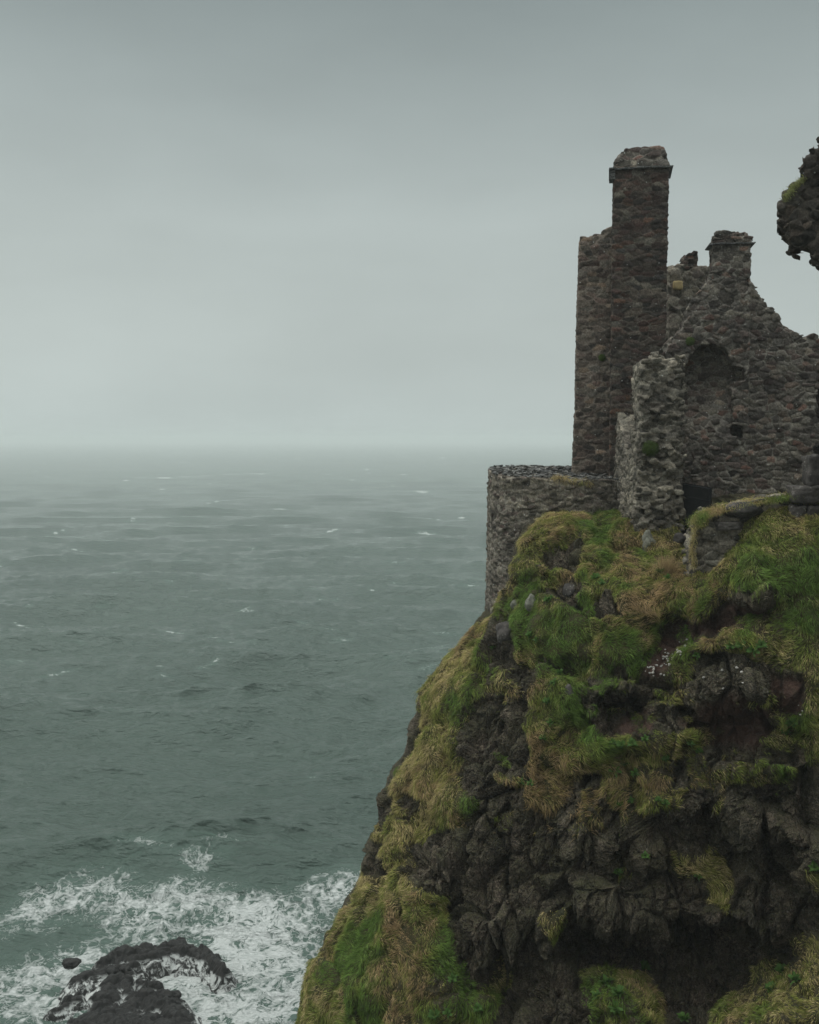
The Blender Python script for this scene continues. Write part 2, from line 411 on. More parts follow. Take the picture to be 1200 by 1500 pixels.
    foam = s.n('ShaderNodeMapRange', {0: s.math('SUBTRACT', patt, thr), 1: -.03, 2: .24, 3: 0., 4: 1.}).outputs[0]
    foam = s.math('MULTIPLY', foam, s.ramp(D_, [(.02, 0), (.30, 1)]))
    foam = s.math('MULTIPLY', foam, s.ramp(l3, [(.3, .55), (.6, 1)]))
    big = s.noise(.012, 4, .6, s.vec((1, .5, 1)))
    deep = s.mix(s.ramp(big, [(.35, 0), (.65, 1)]), (.052, .080, .066), (.074, .108, .089))
    milky = s.mix(s.ramp(D_, [(.12, 0), (.7, .8)]), deep, (.09, .14, .115))
    col = s.mix(foam, milky, (.56, .58, .565))
    b1 = s.noise(1.9, 7, .68, s.vec((.75, 1.5, 1))); b2 = s.noise(.35, 4, .6, s.vec((.6, 1.4, 1)))
    h = s.math('ADD', s.math('MULTIPLY', b1, .55), s.math('MULTIPLY', b2, 1.6))
    h = s.math('ADD', h, s.math('MULTIPLY', foam, .12))
    h = s.math('ADD', h, s.math('MULTIPLY', s.noise(.14, 5, .65, s.vec((.5, 1.3, 1))), 4.5))
    rough = s.n('ShaderNodeMapRange', {0: foam, 3: .16, 4: .9}).outputs[0]
    s.bsdf(col, rough, s.bump(h, 1.0, .62), .5, IOR=1.34)
    o = mesh_obj('sea', V, F, s.m, attrs={'foam': np.clip(D, 0, 1.15)})
    tag(o, kind='structure')
    return o
sea()

# ---------------------------------------------------------------- the headland
CTRL = np.array([
 (718, 895, 37.0), (700, 915, 36.8), (660, 965, 36.3), (612, 1040, 35.8), (570, 1150, 35.2), (540, 1250, 34.5), (500, 1340, 33.6), (442, 1500, 32.3),
 (700, 1000, 34.3), (660, 1130, 33.5), (640, 1250, 32.4), (650, 1400, 30.4), (560, 1450, 31.0), (560, 1350, 32.3), (610, 1150, 34.3), (650, 1020, 35.2),
 (750, 1000, 33.2), (720, 1150, 32.2), (700, 1300, 31.2), (720, 1480, 29.8),
 (765, 810, 35.3), (800, 768, 36.2), (890, 760, 37.2), (850, 830, 33.6), (830, 900, 32.5), (900, 800, 34.3), (960, 795, 34.6), (1000, 805, 34.3),
 (740, 905, 35.2), (770, 930, 33.6), (920, 870, 32.0), (900, 950, 31.1), (1000, 850, 32.1), (1000, 920, 30.5), (1050, 840, 31.0), (1100, 780, 30.7), (1200, 770, 30.3), (1400, 770, 30.3),
 (1100, 860, 29.4), (1200, 850, 29.0), (1200, 950, 28.3), (1100, 940, 29.0), (950, 1010, 30.6), (860, 1010, 31.2), (800, 1100, 31.2), (900, 1100, 30.1),
 (1000, 1085, 29.4), (1150, 1100, 28.1), (1300, 1100, 27.6), (900, 1250, 29.9), (1050, 1250, 29.3), (1190, 1250, 28.1), (800, 1380, 29.5), (950, 1380, 29.2), (1100, 1380, 28.4), (1190, 1400, 27.6),
 (900, 1500, 28.3), (1050, 1520, 28.0), (1190, 1500, 26.8), (780, 1500, 28.9), (450, 1750, 30.5), (300, 1900, 31), (700, 1800, 26.6), (1000, 1800, 25.4), (1350, 1800, 24.2),
 (1000, 2400, 21.5), (500, 2400, 26), (1400, 2400, 20.0), (200, 2400, 29), (1500, 1200, 27), (1500, 760, 29.8)], float)
def tps_fit(C):
    P = C[:, :2] / 1000; n = len(P)
    d = np.linalg.norm(P[:, None] - P[None], axis=-1)
    K = np.where(d > 0, d * d * np.log(d + 1e-12), 0) + np.eye(n) * 2e-4
    A = np.zeros((n + 3, n + 3)); A[:n, :n] = K; A[:n, n] = 1; A[:n, n + 1:] = P; A[n, :n] = 1; A[n + 1:, :n] = P.T
    b = np.concatenate([C[:, 2], [0, 0, 0]]); sol = np.linalg.solve(A, b)
    def f(x, y):
        sh = x.shape; q = np.stack([x.ravel(), y.ravel()], -1) / 1000; r = np.full(len(q), sol[n])
        r += q @ sol[n + 1:]
        for k in range(n):
            d2 = ((q - P[k]) ** 2).sum(-1); r += sol[k] * .5 * d2 * np.log(d2 + 1e-12)
        return r.reshape(sh)
    return f
depth_base = tps_fit(CTRL)
# (x, y, rx, ry, rot, amount m (+ recess, - bulge), sharpness)
FEAT = [
 (1000, 930, 62, 22, -28, .65, 2), (1075, 905, 44, 18, 5, .5, 2), (1110, 900, 26, 22, 0, .5, 2), (1060, 945, 80, 10, -8, -.35, 1.5),
 (918, 1040, 26, 20, -20, 1.2, 3), (1085, 1062, 62, 24, -8, .9, 3), (1150, 1040, 32, 28, 0, .45, 2), (1078, 1000, 44, 26, 0, -.75, 2), (900, 1015, 34, 14, -8, -.6, 2.5), (962, 1020, 26, 46, 0, -.35, 2), (868, 1035, 12, 42, 0, -.4, 2),
 (905, 1255, 24, 52, 6, .55, 2.5), (1068, 1215, 28, 90, -12, .55, 2.5), (1135, 1270, 24, 60, 0, .5, 2.5), (1000, 1190, 60, 50, 0, -.5, 1.5), (1105, 1190, 36, 50, 0, -.5, 2), (1175, 1230, 34, 110, 0, -.6, 2.5), (955, 1225, 34, 60, 0, -.45, 2), (850, 1220, 30, 70, 0, -.35, 2),
 (880, 1405, 82, 48, 4, 1.5, 4), (1045, 1425, 120, 62, 0, 1.5, 4), (760, 1440, 34, 60, 10, 1.3, 3), (900, 1490, 60, 50, -15, -.4, 1.5), (1165, 1470, 105, 62, -28, -1.3, 1.5), (930, 1340, 180, 20, 0, -.45, 2),
 (735, 925, 24, 26, 0, -.6, 2), (700, 1130, 60, 60, 0, -.5, 1.5), (655, 1090, 16, 60, 8, .7, 2), (735, 1080, 40, 70, 0, .6, 1.5), (690, 1195, 26, 30, 0, -.5, 2), (620, 1225, 40, 30, -20, .5, 2), (640, 1270, 34, 24, 0, -.6, 2), (700, 1340, 40, 70, 0, -.5, 2), (665, 1330, 14, 60, 0, .6, 2),
 (800, 860, 34, 14, -30, .5, 2), (835, 862, 16, 20, 0, -.3, 2), (770, 905, 40, 14, -30, .4, 2), (850, 975, 26, 20, 0, .5, 2), (833, 1030, 10, 40, 0, -.5, 2),
 (925, 905, 34, 44, 10, -.35, 1.5), (890, 880, 24, 30, 0, .35, 1.5), (1010, 880, 46, 20, -25, -.5, 1.5), (1080, 830, 34, 40, 20, -.15, 1.5), (1135, 815, 30, 26, 0, .35, 1.5), (1060, 870, 20, 26, 0, .3, 1.5),
 (1130, 1120, 70, 14, 10, -.4, 2), (960, 1085, 100, 14, -10, -.5, 2), (860, 1110, 40, 40, 0, -.3, 1.5), (565, 1170, 12, 34, 20, -.3, 2), (548, 1255, 14, 20, 0, -.3, 2), (600, 1100, 14, 30, 0, -.2, 2), (520, 1400, 30, 40, 40, .35, 1.5), (540, 1440, 40, 30, 0, -.3, 1.5), (600, 1330, 50, 30, -20, -.35, 1.5)]
def depth(px, py):
    D = depth_base(px, py)
    # wander the shapes so that none is a clean ellipse
    q = np.stack([px.ravel() / 70, py.ravel() / 70, 0 * px.ravel()], -1)
    wx = 18 * fbm(q, 2, 5, .35).reshape(px.shape); wy = 18 * fbm(q + 31, 2, 6, .35).reshape(px.shape)
    for x, y, rx, ry, rot, am, p in FEAT:
        m = (np.abs(px - x) < 2.4 * max(rx, ry) + 20) & (np.abs(py - y) < 2.4 * max(rx, ry) + 20)
        u = px[m] + wx[m] - x; v = py[m] + wy[m] - y; c, s_ = cos(radians(rot)), sin(radians(rot))
        u, v = u * c + v * s_, -u * s_ + v * c
        D[m] += am * np.exp(-((u / rx) ** 2 + (v / ry) ** 2) ** (1 + (p - 1) * .45))
    for x, y, rx, ry, am in ((1007, 774, 13, 36, 3.4),):      # the sunk path behind the gate
        D += am * np.exp(-(((px - x) / rx) ** 2 + ((py - y) / ry) ** 2) ** 2)
    return D
GRASS = [
 [(718, 880), (706, 960), (714, 1005), (690, 1025), (668, 1078), (664, 1130), (676, 1160), (692, 1185), (680, 1215), (655, 1200), (640, 1225), (600, 1235), (585, 1268), (600, 1290), (650, 1318), (662, 1395), (640, 1440), (668, 1500), (640, 1900), (100, 1900), (430, 1490), (525, 1300), (600, 1080), (610, 1020)],
 [(735, 880), (765, 780), (800, 745), (900, 735), (1000, 750), (1020, 830), (1060, 740), (1500, 700), (1500, 880), (1180, 905), (1150, 925), (1130, 872), (1090, 868), (1060, 880), (1040, 905), (1000, 900), (965, 925), (950, 960), (930, 985), (905, 970), (885, 1000), (862, 980), (850, 1010), (833, 1000), (800, 965), (770, 990), (755, 960), (752, 925), (715, 905)],
 [(795, 975), (850, 985), (856, 1070), (900, 1075), (960, 1085), (1035, 1062), (1045, 1080), (1010, 1108), (930, 1120), (900, 1140), (850, 1135), (800, 1185), (765, 1170), (780, 1100)],
 [(975, 990), (1000, 950), (1060, 928), (1130, 940), (1180, 905), (1500, 880), (1500, 1120), (1205, 1118), (1120, 1085), (1160, 1062), (1182, 1030), (1168, 985), (1130, 968), (1100, 950), (1060, 948), (1025, 962), (1010, 1000), (985, 1005)],
 [(900, 1272), (925, 1262), (930, 1285), (902, 1295)], [(978, 1258), (1040, 1245), (1072, 1290), (1066, 1330), (1040, 1320), (1030, 1290), (990, 1288)],
 [(1180, 1262), (1500, 1240), (1500, 1310), (1185, 1300)], [(795, 1345), (830, 1332), (828, 1350), (800, 1362)], [(690, 1470), (735, 1415), (748, 1420), (720, 1500), (700, 1600), (660, 1600)]]
THIN = [[(852, 1430), (915, 1432), (945, 1402), (965, 1430), (972, 1500), (985, 1600), (860, 1600)], [(1040, 1500), (1105, 1425), (1150, 1392), (1200, 1372), (1500, 1360), (1500, 1800), (1000, 1800)], [(860, 1130), (980, 1130), (990, 1200), (900, 1180)], [(1000, 1110), (1160, 1120), (1150, 1150), (1010, 1150)], [(640, 1420), (700, 1440), (700, 1520), (640, 1520)]]
BARE = [[(998, 740), (1016, 740), (1016, 806), (998, 806)], [(782, 800), (850, 790), (848, 840), (790, 830)], [(785, 862), (850, 845), (852, 888), (800, 882)], [(725, 905), (752, 905), (752, 965), (722, 965)], [(556, 1150), (580, 1140), (566, 1215), (552, 1200)], [(536, 1240), (566, 1235), (562, 1280), (536, 1285)],
        [(600, 1045), (622, 1040), (606, 1100), (590, 1110)], [(1010, 905), (1050, 900), (1045, 925), (1010, 930)], [(868, 872), (905, 868), (908, 905), (875, 905)], [(590, 1160), (620, 1170), (600, 1215), (588, 1200)], [(1020, 762), (1060, 752), (1050, 800), (1020, 828)]]
SOIL = [[(945, 985), (955, 940), (1000, 905), (1060, 885), (1110, 870), (1150, 885), (1160, 930), (1110, 935), (1060, 935), (1000, 950), (975, 990)], [(1030, 1030), (1180, 1000), (1190, 1060), (1140, 1090), (1040, 1090), (1000, 1060)], [(900, 1050), (960, 1040), (960, 1075), (900, 1075)], [(1120, 1000), (1185, 980), (1190, 1050), (1130, 1060)],
        [(1090, 785), (1112, 780), (1115, 802), (1094, 802)], [(1148, 785), (1165, 780), (1165, 800), (1150, 800)]]
def masks(px, py, P):
    q = np.stack([px.ravel() / 30, py.ravel() / 30, P[..., 1].ravel() * 0], -1)
    nz_ = (14 * fbm(q, 4, 90, .6)).reshape(px.shape)
    g = np.zeros(px.shape); so = np.zeros(px.shape)
    for p in GRASS: g = np.maximum(g, sstep(12, -14, poly_sd(px, py, p) + nz_))
    for p in THIN: g = np.maximum(g, .6 * sstep(5, -7, poly_sd(px, py, p) + nz_ * 2.6))
    thin = fbm(np.stack([px.ravel() / 46, py.ravel() / 30, 0 * px.ravel() + 5], -1), 4, 97, .6).reshape(px.shape)
    g = np.maximum(g, .50 * sstep(.12, .36, thin) * sstep(1330, 1150, py) * sstep(640, 700, px))
    for p in BARE: g *= 1 - .9 * sstep(4, -5, poly_sd(px, py, p) + nz_)
    for p in SOIL: so = np.maximum(so, sstep(8, -8, poly_sd(px, py, p) + nz_))
    return g, so
OUT = np.array([(60, 2600), (250, 1950), (380, 1640), (442, 1500), (460, 1430), (480, 1375), (503, 1335), (528, 1295), (534, 1262), (540, 1240), (552, 1205), (556, 1172), (574, 1140), (590, 1100), (602, 1060), (612, 1022), (632, 995), (662, 962), (684, 935), (703, 912), (722, 893),
                (738, 865), (750, 830), (764, 795), (782, 774), (810, 762), (850, 757), (905, 752), (960, 752), (1010, 750), (1060, 742), (1150, 735), (1300, 728), (1600, 725)], float)
def headland():
    seg = np.r_[0, np.cumsum(np.linalg.norm(np.diff(OUT, axis=0), axis=1))]
    t = []; a = 0.0
    while a < seg[-1]:
        t.append(a); x = np.interp(a, seg, OUT[:, 0]); y = np.interp(a, seg, OUT[:, 1])
        a += 2.1 if (x < 1215 and y < 1520) else 14
    t = np.array(t)
    # smooth the outline a little
    cx = np.interp(t, seg, OUT[:, 0]); cy = np.interp(t, seg, OUT[:, 1])
    w = [0.0]
    while w[-1] < 1500:
        w.append(w[-1] + (1.0 if w[-1] < 12 else (1.75 if w[-1] < 640 else 12)))
    w = np.array(w); nw = len(w)
    dx, dy = .80, .60 + 0 * w
    PX = cx[:, None] + w[None] * .78; PY = cy[:, None] + w[None] * .62
    # rows starting at the left reach the bottom sooner; those at the top need more height
    D = depth(PX, PY)
    tt = np.clip(w / 70, 0, 1)
    lim = np.where(cx < 725, 1.5, .5)[:, None]
    D = D + lim * (1 - np.sqrt(1 - (1 - tt) ** 2 + 1e-9))[None]
    P = W(PX, PY, D)
    PB = W(PX, PY, depth_base(PX, PY))
    # the far side: carries on behind the limb
    ks = np.array([12, 8, 5, 3, 1.8, 1.0, .5, .2])
    top = sstep(700, 790, cx)
    bd = np.stack([.22 * (1 - top) + .02 * top, np.ones_like(top), -.03 * top], -1)
    B = P[:, :1] + bd[:, None] * ks[None, :, None]
    ndark = len(ks)
    PB = np.concatenate([PB[:, :1] + bd[:, None] * ks[None, :, None], PB], 1)
    P = np.concatenate([B, P], 1)
    PXX = np.concatenate([np.repeat(PX[:, :1], ndark, 1), PX], 1); PYY = np.concatenate([np.repeat(PY[:, :1], ndark, 1), PY], 1)
    def normals(P):
        a = np.gradient(P, axis=0); b = np.gradient(P, axis=1); n = np.cross(a, b)
        n /= np.linalg.norm(n, axis=-1, keepdims=True) + 1e-9; return n
    N = normals(P)
    # make normals face outward
    view = np.array([0, 0, EYE]) - P
    flip = np.sign((N * view).sum(-1)); flip[:, :ndark] = flip[:, ndark:ndark + 1]
    sgn = np.sign(np.median(flip)); N *= sgn
    for _ in range(10):
        N[1:-1] = (N[:-2] + N[1:-1] + N[2:]) / 3; N[:, 1:-1] = (N[:, :-2] + N[:, 1:-1] + N[:, 2:]) / 3
    N /= np.linalg.norm(N, axis=-1, keepdims=True) + 1e-9
    Nd = N.copy()
    for _ in range(70):
        Nd[1:-1] = (Nd[:-2] + Nd[1:-1] + Nd[2:]) / 3; Nd[:, 1:-1] = (Nd[:, :-2] + Nd[:, 1:-1] + Nd[:, 2:]) / 3
    Nd = Nd / (np.linalg.norm(Nd, axis=-1, keepdims=True) + 1e-9) + N * .25
    Nd /= np.linalg.norm(Nd, axis=-1, keepdims=True) + 1e-9
    g, so = masks(PXX, PYY, P)
    sh = g.shape; p = (.5 * PB + .5 * P).reshape(-1, 3); pt = P.reshape(-1, 3)
    wp = p + .16 * np.stack([fbm(p / 1.3, 3, 1), fbm(p / 1.3, 3, 2), fbm(p / 1.3, 3, 3)], -1)
    f1, f2, idb, fpb = worley(wp / np.array([1.3, 1.3, 2.4]), 100)
    big = (idb - .5) * .80 - .34 * np.exp(-(f2 - f1) * 15)
    f1, f2, idm, fpm = worley(wp / np.array([.45, .45, .95]) + 9, 120)
    med = (idm - .5) * .30 - .15 * np.exp(-(f2 - f1) * 12)
    f1, f2, ids, _ = worley((pt + .12 * np.stack([vnoise(pt * 6, 4), vnoise(pt * 6, 5), vnoise(pt * 6, 6)], -1)) / np.array([.17, .17, .30]), 140)
    def tl(idd, fpp, cell, off):
        tv = np.stack([(idd * 17.3) % 1, (idd * 29.1) % 1, (idd * 41.7) % 1], -1) - .5
        return (((wp + off) / cell - fpp) * cell * tv).sum(-1)
    big = big + .6 * tl(idb, fpb, np.array([1.3, 1.3, 2.4]), 0); med = med + 1.0 * tl(idm, fpm, np.array([.45, .45, .95]), 9 * np.array([.45, .45, .95]))
    sml = (ids - .5) * .12 - .06 * np.exp(-(f2 - f1) * 6)
    rid_ = fbm(p / .9, 5, 8, .6, True) * .07 + fbm(pt / .18, 3, 19, .7) * .07
    rock = big + med + sml + rid_
    f1, f2, idt, _ = worley((p + .3 * np.stack([vnoise(p, 4), vnoise(p, 5), vnoise(p, 6)], -1)) / np.array([.75, .75, .6]), 160)
    tus = .26 * np.sqrt(np.clip(1 - f1 * 1.1, 0, 1)) + .10 * fbm(p / .5, 3, 77) + .22 * fbm(p / 1.8, 3, 78) + .35 * big
    soil = .3 * big + .3 * med + .6 * rid_
    g_ = g.ravel(); s_ = so.ravel()
    disp = rock * (1 - g_) * (1 - .75 * s_) + soil * s_ * (1 - g_) + (tus + .02) * g_
    fade = np.ones(sh); fade[:, :ndark] = .5; fade[:, ndark:ndark + 14] = np.linspace(.5, 1, 14)
    P2 = P + Nd * (disp.reshape(sh) * fade)[..., None]
    idx = np.arange(P2.shape[0] * P2.shape[1]).reshape(sh)
    F = np.stack([idx[:-1, :-1].ravel(), idx[:-1, 1:].ravel(), idx[1:, 1:].ravel(), idx[1:, :-1].ravel()], -1)
    if sgn > 0: F = F
    lich = np.clip(.55 + .9 * fbm(p / 3.0, 3, 200), 0, 1) * sstep(8, 22, p[:, 2])
    attrs = {'mask': np.stack([g_, s_ * (1 - g_), lich], -1), 'rockid': idb * .5 + idm * .5}
    o = mesh_obj('headland', P2.reshape(-1, 3), F, M['cliff'], attrs=attrs, smooth=False)
    tag(o, kind='structure')
    N2 = normals(P2) * sgn
    return P2, N2, N, g, so, PXX, PYY, F
HP, HN, HNs, HG, HS, HPX, HPY, HF = headland()
_prx, _pry = proj(HP)
_prx = np.where(HP[..., 1] > 1, _prx, -999)
_vis = np.zeros(HP.shape[:2], bool); _vis[:, 8:] = True
def on_cliff(px, py):
    """front-most headland point near a photo position, with its normal"""
    d = (_prx - px) ** 2 + (_pry - py) ** 2
    d = np.where(_vis, d, 1e9)
    cand = np.argwhere(d < max(16, d.min() * 1.5 + 1))
    k = min(cand, key=lambda c: HP[c[0], c[1], 1])
    return HP[k[0], k[1]], HNs[k[0], k[1]]

# ---------------------------------------------------------------- grass
def tints(p, r, straw_bias=0.0):
    """blade colour: patches of bright green, olive, straw and russet"""
    a = fbm(p / 1.7, 3, 301); b = fbm(p / .55, 3, 302); c = fbm(p / 3.4, 2, 303)
    a = a - .30 * np.exp(-(((p[:, 0] - 10.5) / 2.2) ** 2 + ((p[:, 2] - 28.2) / 1.3) ** 2))
    green = np.array([.150, .190, .040]); olive = np.array([.23, .225, .062]); straw = np.array([.42, .34, .17]); rus = np.array([.28, .17, .10]); bright = np.array([.085, .17, .035])
    k1 = sstep(-.30, .25, a + .45 * b + straw_bias + (r - .5) * .6)
    k2 = sstep(.02, .42, .5 * a + .7 * b + straw_bias + (r - .5) * .9)
    col = green * (1 - k1)[:, None] + olive * k1[:, None]
    col = col * (1 - k2)[:, None] + straw * k2[:, None]
    k3 = sstep(.25, .55, c + .5 * b + (r - .5) * .3) * k1
    col = col * (1 - .6 * k3)[:, None] + rus * (.6 * k3)[:, None]
    k4 = .6 * sstep(.16, .42, -a - .4 * b + (r - .5) * .3)
    col = col * (1 - k4)[:, None] + bright * k4[:, None]
    return col
def blades(base, nrm, flow, L, wd, col, seed=1):
    """three-segment curved blades; returns V,F,tint"""
    r = np.random.default_rng(seed); n = len(base)
    side = np.cross(nrm, flow); side /= np.linalg.norm(side, axis=-1, keepdims=True) + 1e-9
    vw = base - np.array([0, 0, EYE]); vw /= np.linalg.norm(vw, axis=-1, keepdims=True)
    sv = np.cross(flow, vw); sv /= np.linalg.norm(sv, axis=-1, keepdims=True) + 1e-9
    side = side + .0 * sv; ang = r.uniform(-1.2, 1.2, n)[:, None]
    side = side * np.cos(ang) + nrm * np.sin(ang)
    up = nrm * r.uniform(.35, .95, n)[:, None] + np.array([0, 0, .35])
    p0 = base - nrm * .03
    p1 = p0 + L[:, None] * (.36 * up + .22 * flow)
    p2 = p1 + L[:, None] * (.10 * up + .34 * flow)
    dr = np.array([0, 0, -1.0])
    p3 = p2 + L[:, None] * (.30 * flow + .16 * dr)
    w = wd[:, None] * side
    V = np.stack([p0 - w, p0 + w, p1 - w * .9, p1 + w * .9, p2 - w * .6, p2 + w * .6, p3], 1).reshape(-1, 3)
    o = np.arange(n)[:, None] * 7
    Q = np.concatenate([o + np.array([[0, 1, 3, 2]]), o + np.array([[2, 3, 5, 4]])], 0)
    T = o + np.array([[4, 5, 6]])
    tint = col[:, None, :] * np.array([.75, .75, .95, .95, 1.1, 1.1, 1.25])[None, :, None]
    return V, [Q, T], tint.reshape(-1, 3)
def flowfield(p, n):
    dn = np.array([0, 0, -1.0]) - n * (-n[:, 2:3]); dn /= np.linalg.norm(dn, axis=-1, keepdims=True) + 1e-9
    sd = np.cross(n, dn)
    a = 2.0 * fbm(p / 2.2, 2, 401) + 2.2 * fbm(p / .6, 2, 402)
    a = a + .45
    f = dn * np.cos(a)[:, None] + sd * np.sin(a)[:, None]
    return f / (np.linalg.norm(f, axis=-1, keepdims=True) + 1e-9)
def cliff_grass(total=400000):
    r = np.random.default_rng(21)
    ni, nj = HG.shape
    a = HP[1:, :-1] - HP[:-1, :-1]; b = HP[:-1, 1:] - HP[:-1, :-1]
    area = np.linalg.norm(np.cross(a, b), axis=-1)
    g = HG[:-1, :-1].copy()
    inside = (_prx[:-1, :-1] < 1260) & (_pry[:-1, :-1] < 1560) & (_prx[:-1, :-1] > 400) & (_pry[:-1, :-1] > 700)
    area = np.minimum(area, .05)
    wgt = (area * sstep(.25, .75, g) * inside).ravel()
    wgt[np.arange(len(wgt)) % (nj - 1) < 6] = 0
    pr = wgt / wgt.sum()
    # clump: pick tuft seeds, then spread blades round them
    k = r.choice(len(wgt), size=total, p=pr)
    i, j = np.divmod(k, nj - 1)
    u, v = r.random((2, total))[:, :, None]
    p = (HP[i, j] * (1 - u) + HP[i + 1, j] * u) * (1 - v) + (HP[i, j + 1] * (1 - u) + HP[i + 1, j + 1] * u) * v
    n = HNs[i, j] * .6 + HN[i, j] * .4; n /= np.linalg.norm(n, axis=-1, keepdims=True) + 1e-9
    fl = flowfield(p, n)
    fl += r.normal(0, .20, (total, 3)); fl /= np.linalg.norm(fl, axis=-1, keepdims=True)
    rr = r.random(total)
    Ln = .24 + .16 * fbm(p / .9, 2, 500) + .14 * fbm(p / .3, 2, 501)
    L = np.clip(Ln, .09, .55) * r.uniform(.6, 1.35, total) * .74
    w = r.uniform(.0045, .0095, total)
    col = tints(p, rr) * r.uniform(.6, 1.6, total)[:, None] * (1 + .35 * fbm(p / .25, 2, 555))[:, None]
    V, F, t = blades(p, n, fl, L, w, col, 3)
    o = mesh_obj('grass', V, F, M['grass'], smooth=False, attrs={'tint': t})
    tag(o, kind='stuff')
cliff_grass()

# ---------------------------------------------------------------- ruins: solids carved on a voxel grid
def surface_nets(f, org, h):
    nx, ny, nz = f.shape
    ins = f < 0
    c = [ins[a:nx - 1 + a, b:ny - 1 + b, d:nz - 1 + d] for a in (0, 1) for b in (0, 1) for d in (0, 1)]
    cnt = sum(x.astype(np.int8) for x in c); act = (cnt > 0) & (cnt < 8)
    I = np.argwhere(act); n = len(I); idx = -np.ones(act.shape, np.int64); idx[act] = np.arange(n)
    acc = np.zeros((n, 3)); num = np.zeros(n)
    corners = [(a, b, d) for a in (0, 1) for b in (0, 1) for d in (0, 1)]
    val = {cc: f[I[:, 0] + cc[0], I[:, 1] + cc[1], I[:, 2] + cc[2]].astype(float) for cc in corners}
    for a in corners:
        for ax in range(3):
            if a[ax]: continue
            b = list(a); b[ax] = 1; b = tuple(b)
            va, vb = val[a], val[b]; m = (va < 0) != (vb < 0)
            t = np.where(m, va / np.where(m, va - vb, 1), 0)
            q = np.array(a, float)[None] + t[:, None] * (np.array(b) - np.array(a))[None]
            acc[m] += q[m]; num[m] += 1
    V = (I + acc / np.maximum(num, 1)[:, None]) * h + np.array(org)
    Fs = []
    for ax in range(3):
        u, v = (ax + 1) % 3, (ax + 2) % 3
        sl0 = [slice(1, -1)] * 3; sl0[ax] = slice(0, -1); sl1 = list(sl0); sl1[ax] = slice(1, None)
        A = ins[tuple(sl0)]; B = ins[tuple(sl1)]
        E = np.argwhere(A != B)
        if not len(E): continue
        fl = A[E[:, 0], E[:, 1], E[:, 2]]
        e = E.copy(); e[:, u] += 1; e[:, v] += 1
        def at(du, dv):
            q = e.copy(); q[:, u] -= du; q[:, v] -= dv; return idx[q[:, 0], q[:, 1], q[:, 2]]
        quad = np.stack([at(1, 1), at(0, 1), at(0, 0), at(1, 0)], -1)
        quad[~fl] = quad[~fl][:, ::-1]
        quad = quad[(quad >= 0).all(1)]
        Fs.append(quad)
    return V, np.concatenate(Fs)
def biggest(V, F):
    """drop stray floating crumbs: keep the largest connected shell"""
    L = np.arange(len(V))
    while True:
        m = L[F].min(1); N_ = L.copy()
        for k in range(4): np.minimum.at(N_, F[:, k], m)
        N_ = N_[N_]; N_ = N_[N_]; N_ = N_[N_]
        if (N_ == L).all(): break
        L = N_
    u, cnt = np.unique(L, return_counts=True); keep = L == u[cnt.argmax()]
    F = F[keep[F[:, 0]]]; ids = np.cumsum(keep) - 1
    return V[keep], ids[F]
def masonry(lo, hi, sdf, cell=(.34, .34, .2), h=.04, seed=1, joint=.045, vary=.05, rag=None, fine=.018, jit=.85, batch=400000, rot=None, tilt=.16):
    """carve sdf(points)->distance into stones; returns V, F, attrs"""
    lo = np.array(lo, float) - .25; hi = np.array(hi, float) + .25
    n = np.ceil((hi - lo) / h).astype(int) + 1
    ax = [lo[k] + np.arange(n[k]) * h for k in range(3)]
    f = np.empty(n, np.float32)
    for i in range(0, n[0], 24):
        G = np.stack(np.meshgrid(ax[0][i:i + 24], ax[1], ax[2], indexing='ij'), -1)
        f[i:i + 24] = sdf(G.reshape(-1, 3)).reshape(G.shape[:3])
    band = np.argwhere(np.abs(f) < .34)
    cell = np.array(cell)
    for s0 in range(0, len(band), batch):
        b = band[s0:s0 + batch]; p = lo + b * h
        F1, F2, ID, fp = stones(p, cell, seed, jit)
        tv = np.stack([(ID * 17.3) % 1, (ID * 29.1) % 1, (ID * 41.7) % 1], -1) - .5
        d = -(ID - .5) * 2 * vary - tilt * (((p + _wob(p, seed)) / cell - fp) * cell * tv).sum(-1) * 2 + joint * np.exp(-np.maximum(F2 - F1, 0) * 11) - fine * vnoise(p * 9, seed) - .012 * vnoise(p * 20, seed + 1)
        if rag is not None:
            r = rag(p); d = d + r * ((ID * 7.31) % 1 - .35)
        f[b[:, 0], b[:, 1], b[:, 2]] += d
    f[[0, -1]] = np.maximum(f[[0, -1]], .05); f[:, [0, -1]] = np.maximum(f[:, [0, -1]], .05); f[:, :, [0, -1]] = np.maximum(f[:, :, [0, -1]], .05)
    V, F = biggest(*surface_nets(f, lo, h))
    F1, F2, ID, fp = stones(V, cell, seed, jit)
    at = np.stack([(ID * 13.7) % 1, (ID * 5.13) % 1, np.exp(-np.maximum(F2 - F1, 0) * 7)], -1)
    if rot is not None:
        px_, py_, an = rot; c, s_ = cos(an), sin(an); q = V[:, :2] - (px_, py_)
        V = V.copy(); V[:, 0] = px_ + q[:, 0] * c + q[:, 1] * s_; V[:, 1] = py_ - q[:, 0] * s_ + q[:, 1] * c
    return V, F, {'stone': at}
def _wob(p, seed):
    return .05 * np.stack([vnoise(p * 2.2, seed + 50), vnoise(p * 2.2, seed + 51), .7 * vnoise(p * 1.6, seed + 52)], -1)
def stones(p, cell, seed, jit):
    return worley((p + _wob(p, seed)) / cell, seed, jit)
def spin(V, rot):
    px_, py_, an = rot; c, s_ = cos(an), sin(an); V = np.array(V, float); q = V[:, :2] - (px_, py_)
    V[:, 0] = px_ + q[:, 0] * c + q[:, 1] * s_; V[:, 1] = py_ - q[:, 0] * s_ + q[:, 1] * c
    return V
